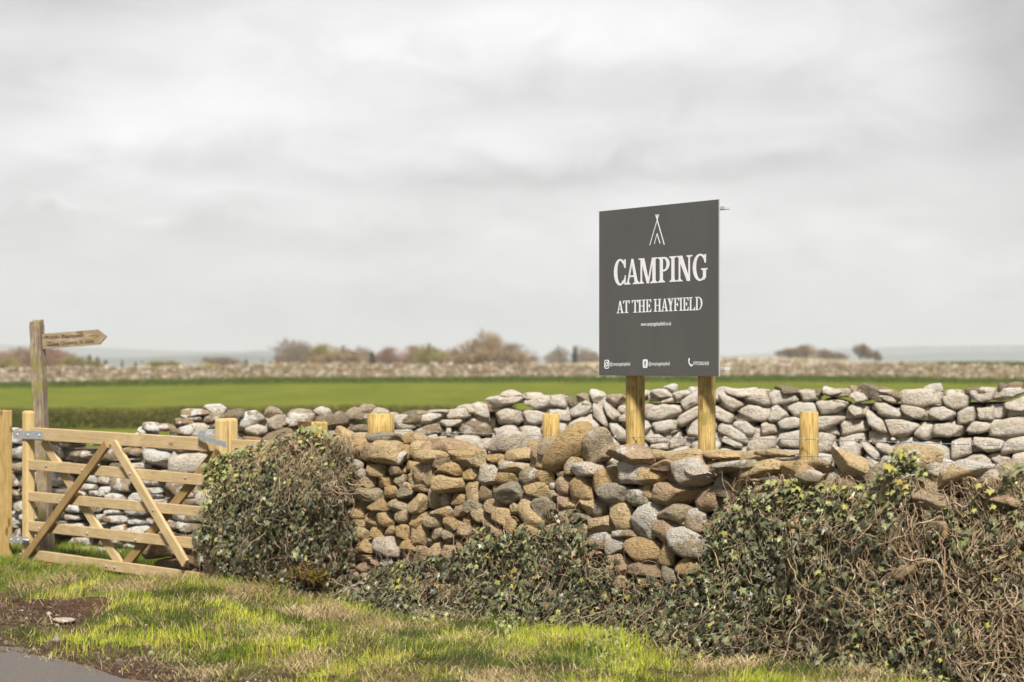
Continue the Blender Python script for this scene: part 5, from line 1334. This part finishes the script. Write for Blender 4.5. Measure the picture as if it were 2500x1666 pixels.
# ------------------------------------------------------------------ far hedge, far walls
def hedge(name, x0, x1, d, ytop, ybot, n, cols, label, lump=.06, thick=.7, leafs=.05):
    xs = rng.uniform(x0, x1, n); zt = np.array([EYE - (ytop(p_) - HY) / F * d for p_ in xs]); zbm = np.array([EYE - (ybot(p_) - HY) / F * d for p_ in xs])
    X = (xs - 1250) / F * d; H = zt - zbm; fz = rng.random(n) ** .8; Z = zbm + H * fz * (1 + lump * fbm2(X, X * 0, 17, 4, .8)); Yv = d + rng.uniform(-thick / 2, thick / 2, n)
    a = rng.normal(size=(n, 3)); a /= np.linalg.norm(a, axis=1)[:, None]; b = np.cross(a, rng.normal(size=(n, 3))); b /= np.linalg.norm(b, axis=1)[:, None]; C = np.stack([X, Yv, Z], 1); k_ = rng.uniform(.5, 1.5, (n, 1)) * leafs
    V = np.stack([C - a * k_, C + b * k_ * .8, C + a * k_], 1).reshape(-1, 3)
    mb = MB(); top_ = np.clip(fz + rng.normal(0, .2, n), 0, 1); mb.add(V, np.arange(n * 3).reshape(-1, 3), tint=np.repeat(np.clip(.5 * fbm2(X * .8, Z, 19, 3, 1.5) + .45 + rng.normal(0, .12, n) + .25 * (top_ > .85), 0, 1), 3))
    M[name + label[:6]] = material(name, lambda g: {'Base Color': g.ramp(g.attr('tint'), cols), 'Roughness': .9})
    c = np.array([X.mean(), d, zbm.mean()]); o = mb.build(name, M[name + label[:6]], smooth=False, origin=c); tag(o, label, 'hedge', kind='thing'); return o
hedge('trimmed_hedge', -420, 1260, 112, lambda p: np.interp(p, [-400, 300, 800, 1150], [997, 995, 990, 990]), lambda p: 1050, 60000, [(0, (.035, .03, .012)), (.35, (.09, .085, .02)), (.7, (.13, .125, .022)), (1, (.19, .17, .03))], 'long low trimmed brownish green hedge across the field behind the stone wall', thick=1.2, leafs=.055)
hedge('grassy_hedge_bank', 2080, 2950, 205, lambda p: np.interp(p, [2080, 2200, 2350, 2420, 2600, 2900], [897, 888, 884, 884, 887, 884]), lambda p: 905, 26000, [(0, (.03, .045, .012)), (.4, (.07, .10, .02)), (.8, (.15, .17, .035)), (1, (.24, .22, .06))], 'low rounded dark green hedge beyond the far wall at right', thick=3, leafs=.11)
# long grass at the foot of the far wall
mb = MB(); n = 26000; px = rng.uniform(-350, 2850, n); d_ = rng.uniform(178, 189.3, n) ; X = (px - 1250) / F * d_
blades(mb, X, d_, ground_z(X, d_), rng.uniform(.12, .34, n) * (1 + .6 * fbm2(X, X * 0, 23, 4, .35)), rng.uniform(.05, .12, n), np.clip(rng.normal(.13, .06, n), 0, .3), lean=.3)
tag(mb.build('long_grass', M['grass'], smooth=False, origin=(0, 185, 0)), 'strip of long dark grass along the foot of the far wall', 'long grass', kind='stuff')
def far_wall(d, x0, x1, topf, botf, wst, label, ramp=(.35, .95), sub=2, mat='rock_rear'):
    mb = MB(); rg_ = np.random.default_rng(int(d)); x = x0; k_ = d / F
    while x < x1:
        w_ = wst * rg_.uniform(.7, 1.4); yt = topf(x) + rg_.uniform(-1.8, 1.2); yb_ = botf(x) + 2.5; y = yb_
        while y > yt:
            h_ = rg_.uniform(4.5, 8.5) * (190 / d); X0 = (x + w_ / 2 + rg_.uniform(-1.2, 1.2) - 1250) * k_
            V, Fc = ICO[sub]; V = V * np.array([w_ * k_ * .58, .22, h_ * k_ * .62]) * (1 + rg_.normal(0, .1, (len(V), 1)))
            up_ = (yb_ - y) / (yb_ - yt)
            tn = rg_.uniform(*ramp) if rg_.random() > .42 + .35 * up_ else rg_.uniform(0, .45)
            mb.add(V + np.array([X0, d + rg_.uniform(-.05, .05), EYE - (y - h_ / 2 - HY) * k_]), Fc, tint=tn, lichen=rg_.uniform(0, .6)); y -= h_ * .92
        x += w_ * .92
    # mortarless core
    xs = np.linspace(x0, x1, 80); V = []
    for a in xs:
        X0 = (a - 1250) * k_; V += [(X0, d + .14, EYE - (botf(a) + 6 - HY) * k_), (X0, d + .14, EYE - (topf(a) + 3 - HY) * k_), (X0, d + .5, EYE - (topf(a) + 3 - HY) * k_), (X0, d + .5, EYE - (botf(a) + 6 - HY) * k_)]
    i = np.arange(79)[:, None] * 4; q = np.stack([i + j, i + j2, i + 4 + j2, i + 4 + j], -1).reshape(-1, 4)
    c = np.array([0, d, 0]); root = empty('stone_wall', c, label, 'stone wall', kind='thing')
    mb.build('stonework', M[mat], root, origin=c); m2 = MB(); m2.add(np.array(V), q); m2.build('rubble_core', M['core'], root, smooth=False, origin=c)
far_wall(190, -420, 2920, FW_TOP, FW_BASE, 9.5, 'long distant stone wall closing the far side of the green field', ramp=(.1, .6))
far_wall(300, 1740, 2170, lambda p: np.interp(p, [1700, 1760, 1900, 2100, 2200], [877, 877, 879, 886, 893]), lambda p: np.interp(p, [1700, 2200], [900, 900]), 7.0, 'hazy farther stone wall rising above the far wall right of the sign', ramp=(.5, .95))
# low rise behind it
def ridge(name, d, prof, depth, cols, label, zbase=-30, n=120, rough=.4, sc=.05, kind='structure'):
    xs = np.linspace(prof[0][0], prof[-1][0], n); yt = np.interp(xs, [a for a, b in prof], [b for a, b in prof]); k_ = d / F; X = (xs - 1250) * k_; Z = EYE - (yt - HY) * k_ + rough * fbm2(xs * sc, xs * 0, int(d) % 97, 4, 1.0) * k_ * 3
    rows = []
    for f_, yo in ((0, -depth), (.35, -depth * .65), (.75, -depth * .3), (.95, -depth * .08), (1, 0), (.9, depth * .3), (.5, depth * .8), (0, depth * 1.4)):
        rows.append(np.stack([X * (d + yo) / d, np.full(n, d + yo), zbase + (Z - zbase) * f_], 1))
    V = np.array(rows); m = len(rows); i = np.arange(m - 1)[:, None] * n; jx = np.arange(n - 1)[None, :]
    q = np.stack([i + jx, i + jx + 1, i + n + jx + 1, i + n + jx], -1).reshape(-1, 4); mb = MB(); mb.add(V.reshape(-1, 3), q)
    mt = material(name, lambda g: {'Base Color': g.ramp(g.noise(g.map(g.pos(), scale=(6 / d, 3 / d, 40 / d)), 3.0, 5, .6), cols), 'Roughness': 1.0, 'Specular IOR Level': 0})
    c = np.array([0, d, 0]); o = mb.build(name, mt, origin=c); tag(o, label, 'hill', kind=kind); return o
ridge('low_rise', 318, [(1300, 893), (1450, 884), (1600, 876), (1760, 873), (1900, 874), (2050, 878), (2150, 886), (2250, 900)], 14, [(.3, (.30, .24, .13)), (.7, (.40, .33, .20))], 'pale straw coloured low rise beyond the far wall', zbase=-2, rough=.15)
HB = [(.3, (.06, .075, .055)), (.7, (.11, .12, .085))]
ridge('hills', 3600, [(-900, 886), (-100, 880), (250, 879), (420, 871), (600, 867), (800, 872), (1000, 880), (1400, 884), (1900, 886), (3500, 890)], 500, HB, 'nearer band of blue hazy hills on the skyline', zbase=-25)
ridge('hills', 5200, [(-900, 866), (-200, 864), (100, 866), (330, 872), (500, 864), (650, 856), (740, 860), (900, 872), (1200, 882), (1800, 884), (2050, 874), (2300, 862), (2500, 858), (2900, 850), (3500, 856)], 400, HB, 'middle band of pale blue hills on the skyline', zbase=-25)
ridge('hills', 6700, [(-900, 842), (-200, 838), (100, 844), (400, 856), (700, 862), (1200, 872), (1800, 868), (2050, 852), (2250, 846), (2500, 843), (2900, 838), (3500, 846)], 300, HB, 'faintest farthest hills barely darker than the sky', zbase=-25)

# ------------------------------------------------------------------ far trees
def mat_tree(cols): return lambda g: {'Base Color': g.ramp(g.attr('tint'), cols), 'Roughness': .95, 'Specular IOR Level': .1}
TM = {'bare': material('bare_twigs', mat_tree([(0, (.17, .135, .105)), (1, (.33, .26, .19))])), 'red': material('reddish_buds', mat_tree([(0, (.20, .12, .095)), (1, (.38, .22, .16))])),
      'olive': material('olive_buds', mat_tree([(0, (.17, .15, .045)), (1, (.34, .30, .08))])), 'dark': material('conifer_needles', mat_tree([(0, (.012, .02, .016)), (1, (.04, .06, .035))])),
      'yellow': material('gorse_flower', mat_tree([(0, (.18, .17, .03)), (1, (.5, .45, .04))])), 'brown': material('brown_twigs', mat_tree([(0, (.22, .155, .09)), (1, (.40, .29, .17))]))}
M['bark'] = material('bark', lambda g: {'Base Color': g.ramp(g.noise(g.obj(), 3, 3), [(.3, (.07, .055, .04)), (.7, (.15, .12, .09))]), 'Roughness': .95})
def make_crown(kind, seed, n):
    """unit tree: 1 high, crown about 1 wide; returns crown mesh, limb mesh"""
    r = np.random.default_rng(seed); mb = MB(); tb = MB()
    if kind == 'conifer':
        tube(tb, [(0, 0, 0), (0, 0, .5), (0, 0, .97)], [.03, .018, .004], sides=7)
        z = r.random(n) ** .85; rad = (1 - z) * .42 * (1 + .25 * np.sin(z * 34)) + .02; a = r.uniform(0, 6.28, n); rr = rad * r.random(n) ** .4
        C = np.stack([np.cos(a) * rr, np.sin(a) * rr, .06 + z * .94 - rr * .25], 1); D = np.stack([np.cos(a), np.sin(a), -.4 + 0 * a], 1); L = .05
    else:
        tips = []
        def grow(p, d_, L, rad, lv):
            q_ = p + d_ * L; mid_ = (p + q_) / 2 + r.normal(0, L * .06, 3); tube(tb, [p, mid_, q_], [rad, rad * .85, rad * .65], sides=5 if lv < 2 else 4, cap=False)
            if lv == 4: tips.append((p, q_)); return
            if lv >= 2: tips.append((mid_, q_))
            for _ in range(r.integers(3, 5) if lv < 3 else 3):
                e = d_ + r.normal(0, .55 + .08 * lv, 3); e[2] += .22 if kind != 'wind' else .1
                if kind == 'wind': e[0] += .30
                e /= np.linalg.norm(e); grow(q_, e, L * r.uniform(.62, .85), rad * .6, lv + 1)
        grow(np.array([0, 0, 0.]), np.array([.0, 0, 1.]), .24, .030, 0)
        T = np.array([t_[1] for t_ in tips]); T0 = np.array([t_[0] for t_ in tips]); lo, hi = T.min(0), T.max(0)
        hx0 = np.abs(np.percentile(T[:, 0], [4, 96])).max(); zt0 = np.percentile(T[:, 2], 97); zb0 = .22 if kind != 'bush' else .0; zc = (zt0 + zb0) / 2
        m_ = n * 3; dv = r.normal(size=(m_, 3)); dv /= np.linalg.norm(dv, axis=1)[:, None]; dv *= r.random((m_, 1)) ** .45
        E_ = dv * np.array([hx0, hx0, (zt0 - zb0) / 2]) + np.array([0, 0, zc]) ; lump = fbm2(E_[:, 0] + E_[:, 1] * .5, E_[:, 2] - E_[:, 1] * .4, seed, 3, 9)
        if kind == 'wind': E_[:, 0] += (E_[:, 2] - zt0) * -.55
        E_ = E_[(lump > -.18) | (r.random(m_) < .15)][:int(n * .8)]
        idx = r.integers(0, len(T), n - len(E_)); f_ = r.random((len(idx), 1)); C = np.concatenate([E_, T0[idx] * (1 - f_) + T[idx] * f_ + r.normal(0, .022, (len(idx), 3))])
        D = C - np.array([0, 0, .3]); D /= np.linalg.norm(D, axis=1)[:, None]; L = .045
        # normalise to unit height, half width .5
        allv = np.concatenate(tb.v); hx = max(np.abs(np.percentile(C[:, 0], [1, 99]))); sz = np.percentile(C[:, 2], 98)
        S3 = np.array([.5 / hx, .5 / hx, 1 / sz]); C = C * S3; tb.v = [(v_ * S3).astype(np.float32) for v_ in tb.v]
    D = D + r.normal(0, .55, (n, 3)); D /= np.linalg.norm(D, axis=1)[:, None]; sd_ = np.cross(D, r.normal(size=(n, 3))); sd_ /= np.linalg.norm(sd_, axis=1)[:, None]
    k_ = r.uniform(.6, 1.4, (n, 1)); wdt = .0055 if kind != 'conifer' else .014
    if kind == 'bush': wdt = .010
    V = np.stack([C - sd_ * wdt, C + sd_ * wdt, C + D * L * k_], 1).reshape(-1, 3); mb.add(V, np.arange(n * 3).reshape(-1, 3), tint=np.repeat(r.random(n), 3))
    return mb.mesh('crown', smooth=False), tb.mesh('trunk')
PROTO = {}
for kd, cnt, ns in (('round', 3, 7500), ('wind', 1, 10000), ('conifer', 1, 7000), ('bush', 2, 9000)):
    for v_ in range(cnt): PROTO[kd, v_] = make_crown(kd, 100 + len(PROTO), ns)
CM = {}
def tree(px, hw, ytop, kind, mat, d, label, group='trees beyond the far wall', zb_=None, name=None):
    kd = [k_ for k_ in PROTO if k_[0] == kind]; key = kd[random.randrange(len(kd))]
    cm, tm = PROTO[key]
    if (key, mat) not in CM:
        c_ = cm.copy(); c_.materials.clear(); c_.materials.append(TM[mat]); CM[key, mat] = c_
        if not tm.materials: tm.materials.append(M['bark'])
    X = (px - 1250) / F * d; zb2 = float(ground_z(X, d)) - .2 if zb_ is None else zb_; H = EYE - (ytop - 3 - HY) / F * d - zb2
    r = empty(name or ('conifer_tree' if kind == 'conifer' else 'bush' if kind == 'bush' else 'bare_tree'), (X, d, zb2), label, 'bush' if kind == 'bush' else 'tree', group)
    c = link('crown', CM[key, mat], None, r); t = link('trunk', tm, None, r)
    W2 = hw * (2.8 if kind != 'conifer' else 2.4) / F * d; s3 = (W2, W2 * .9, H); fl = 1 if kind == 'wind' else random.choice([-1, 1])
    if kind == 'conifer': s3 = (W2 / .84, W2 / .84, H)
    c.scale = (s3[0] * fl, s3[1], s3[2]); t.scale = c.scale
    return r
T_ = [
 (8, 34, 868, 'round', 'red', 420, 'reddish bare tree crown at the far left edge'), (45, 42, 860, 'round', 'brown', 440, 'brown bare tree left of the footpath signpost'),
 (100, 46, 853, 'round', 'red', 430, 'tallest reddish brown tree right behind the footpath signpost'), (146, 34, 866, 'round', 'red', 440, 'reddish bare tree just right of the footpath signpost'),
 (172, 24, 878, 'bush', 'olive', 400, 'small olive bush at the right end of the left wood'), (22, 22, 882, 'bush', 'olive', 380, 'low yellow green bush left of the footpath signpost'),
 (218, 20, 871, 'conifer', 'dark', 520, 'dark evergreen, taller of the clump right of the signpost'), (238, 18, 876, 'conifer', 'dark', 520, 'dark evergreen in the middle of the clump right of the signpost'), (258, 16, 882, 'conifer', 'dark', 520, 'low dark evergreen at the right of the clump by the signpost'),
 (219, 18, 886, 'bush', 'olive', 400, 'low olive bush in front of the dark evergreen clump'),
 (298, 8, 883, 'conifer', 'dark', 560, 'lone tiny dark evergreen, left of a pair above the far wall'), (331, 9, 886, 'conifer', 'dark', 560, 'lone tiny dark evergreen, right of a pair above the far wall'),
 (380, 26, 889, 'bush', 'olive', 420, 'long low olive bush left of the yellow gorse'), (418, 22, 888, 'bush', 'olive', 420, 'rounded low olive bush next to the yellow gorse'),
 (512, 17, 893, 'bush', 'yellow', 260, 'bright yellow gorse bush behind the far wall'), (546, 34, 879, 'bush', 'bare', 420, 'low dome shaped grey bush beside the yellow gorse'),
 (601, 13, 881, 'conifer', 'dark', 500, 'small dark evergreen right of the grey dome bush'), (641, 14, 884, 'conifer', 'dark', 500, 'small dark evergreen, left one below the blue hill'), (660, 13, 886, 'conifer', 'dark', 500, 'small dark evergreen close to the tall round bare tree'),
 (726, 36, 840, 'round', 'bare', 430, 'tall round bare grey tree with open crown'), (684, 16, 868, 'round', 'bare', 430, 'thin bare sapling at the left foot of the tall round tree'),
 (795, 32, 850, 'round', 'olive', 430, 'olive budding tree with yellow green top'), (835, 36, 857, 'round', 'brown', 440, 'brown bare tree behind the olive budding tree'), (812, 50, 872, 'bush', 'brown', 400, 'wide low orange brown thicket under the olive tree'),
 (864, 18, 864, 'conifer', 'dark', 420, 'dark pine, left of two at the middle of the treeline'), (908, 20, 862, 'conifer', 'dark', 420, 'dark pine, right of two at the middle of the treeline'), (890, 18, 856, 'round', 'bare', 470, 'pale bare tree between the two dark pines'),
 (957, 30, 857, 'round', 'red', 440, 'pinkish budding tree right of the dark pines'), (1003, 26, 853, 'round', 'red', 440, 'round pink brown tree in the middle of the treeline'), (1045, 32, 852, 'round', 'olive', 430, 'olive green tree sloping down to the right'), (1080, 18, 872, 'bush', 'olive', 420, 'low olive bush at the right foot of the olive tree'),
 (1108, 26, 860, 'round', 'red', 440, 'flat topped reddish tree left of the tallest tree'), (1156, 32, 842, 'round', 'brown', 440, 'broad brown tree just left of the tallest tree'), (1200, 26, 820, 'round', 'brown', 430, 'tallest tree of the treeline with a spiky bare crown'), (1258, 40, 848, 'round', 'bare', 440, 'wide bare tree at the right end of the long treeline'), (1230, 50, 866, 'bush', 'brown', 410, 'wide low brown thicket under the tallest tree'), (1130, 40, 874, 'bush', 'brown', 410, 'low brown thicket left of the tallest tree'),
 (1365, 22, 858, 'round', 'bare', 700, 'pale hazy bare tree left of the sign'), (1403, 14, 848, 'conifer', 'dark', 520, 'dark blue green fir just left of the sign'), (1428, 20, 857, 'round', 'bare', 620, 'grey green bare tree between the fir and the sign'), (1450, 16, 868, 'bush', 'bare', 600, 'low grey bush touching the left edge of the sign'),
 (1935, 28, 856, 'round', 'bare', 520, 'leftmost grey bare tree on the rise right of the sign'), (1972, 26, 848, 'round', 'brown', 520, 'tallest tree on the rise right of the sign'), (2013, 16, 858, 'round', 'bare', 520, 'small rounded bare tree right of the tallest on the rise'), (2043, 18, 866, 'bush', 'bare', 520, 'low bush tailing off the tree row on the rise'),
 (2098, 24, 847, 'wind', 'bare', 520, 'wind bent dark bare tree standing apart on the right'), (2135, 13, 862, 'wind', 'bare', 520, 'small wind bent tree right of the larger bent one')]
for t_ in T_:
    px_, hw, yt, kd, mt, d_, lb = t_
    tree(px_, hw, yt, kd, mt, d_, lb, zb_=(EYE - (882 - HY) / F * d_ - 1.0) if px_ > 1850 else None)
# bank that carries the right-hand trees
ridge('far_bank', 540, [(1700, 885), (1850, 878), (2000, 879), (2150, 884), (2280, 892)], 20, [(.3, (.20, .19, .09)), (.7, (.30, .26, .15))], 'hazy bank under the tree row at right', zbase=-4, rough=.1)
# wind turbines, very faint on the right skyline
M['turb'] = material('turbine_white', lambda g: {'Base Color': (.8, .8, .8), 'Roughness': .5})
tp = None
for i_, (px_, yt, yb__, lb) in enumerate([(2289, 838, 855, 'leftmost of six tiny white wind turbines on the skyline'), (2321, 834, 848, 'second wind turbine from the left on the skyline'), (2363, 842, 856, 'third wind turbine from the left on the skyline'), (2405, 846, 860, 'third wind turbine from the right on the skyline'), (2421, 844, 862, 'second wind turbine from the right on the skyline'), (2453, 840, 858, 'rightmost of the tiny white wind turbines on the skyline')]):
    d_ = 6500; k_ = d_ / F; X = (px_ - 1250) * k_; z0_ = EYE - (yb__ + 6 - HY) * k_; H = (yb__ + 6 - yt) * k_
    if tp is None:
        tp = r = empty('wind_turbine', (X, d_, z0_), lb, 'wind turbine', 'wind turbines on the skyline'); mb = MB(); tube(mb, [(0, 0, 0), (0, 0, .68)], [.022, .013], sides=8); link('tower', mb.mesh('tower'), M['turb'], r)
        for b__ in range(3):
            a = b__ * 2.094 + .4; mb = MB(); tube(mb, [(0, -.03, .68), (math.sin(a) * .16, -.03, .68 + math.cos(a) * .16), (math.sin(a) * .32, -.03, .68 + math.cos(a) * .32)], [.012, .015, .004], sides=5); link('blade', mb.mesh('blade'), M['turb'], r)
        mb = MB(); box(mb, (0, .01, .685), (1, 0, 0), (0, 1, 0), (0, 0, 1), .02, .045, .02, .004); link('nacelle', mb.mesh('nacelle'), M['turb'], r)
        r.scale = (H,) * 3
    else:
        r = tp.copy(); COL.objects.link(r); r.location = (X, d_, z0_); r['label'] = lb; r.scale = (H,) * 3
        for ch in [x for x in bpy.data.objects if x.parent == tp]:
            cc = ch.copy(); COL.objects.link(cc); cc.parent = r

# ------------------------------------------------------------------ haze
bm = bmesh.new(); bmesh.ops.create_cube(bm, size=1.0); me = bpy.data.meshes.new('haze'); bm.to_mesh(me); bm.free()
hz = bpy.data.objects.new('haze', me); COL.objects.link(hz); hz.scale = (60000, 54000, 140); hz.location = (0, 0, 29.5 + 8)
hm = bpy.data.materials.new('haze'); hm.use_nodes = True; g = NT(hm.node_tree); out = g.n('ShaderNodeOutputMaterial')
pv = g.n('ShaderNodeVolumePrincipled', {'Color': (.865, .93, 1.0), 'Density': 2.1e-4, 'Anisotropy': .1}); g.t.links.new(pv.outputs[0], out.inputs['Volume']); me.materials.append(hm)
tag(hz, 'thin pale blue haze fading the distance', 'haze', kind='stuff')
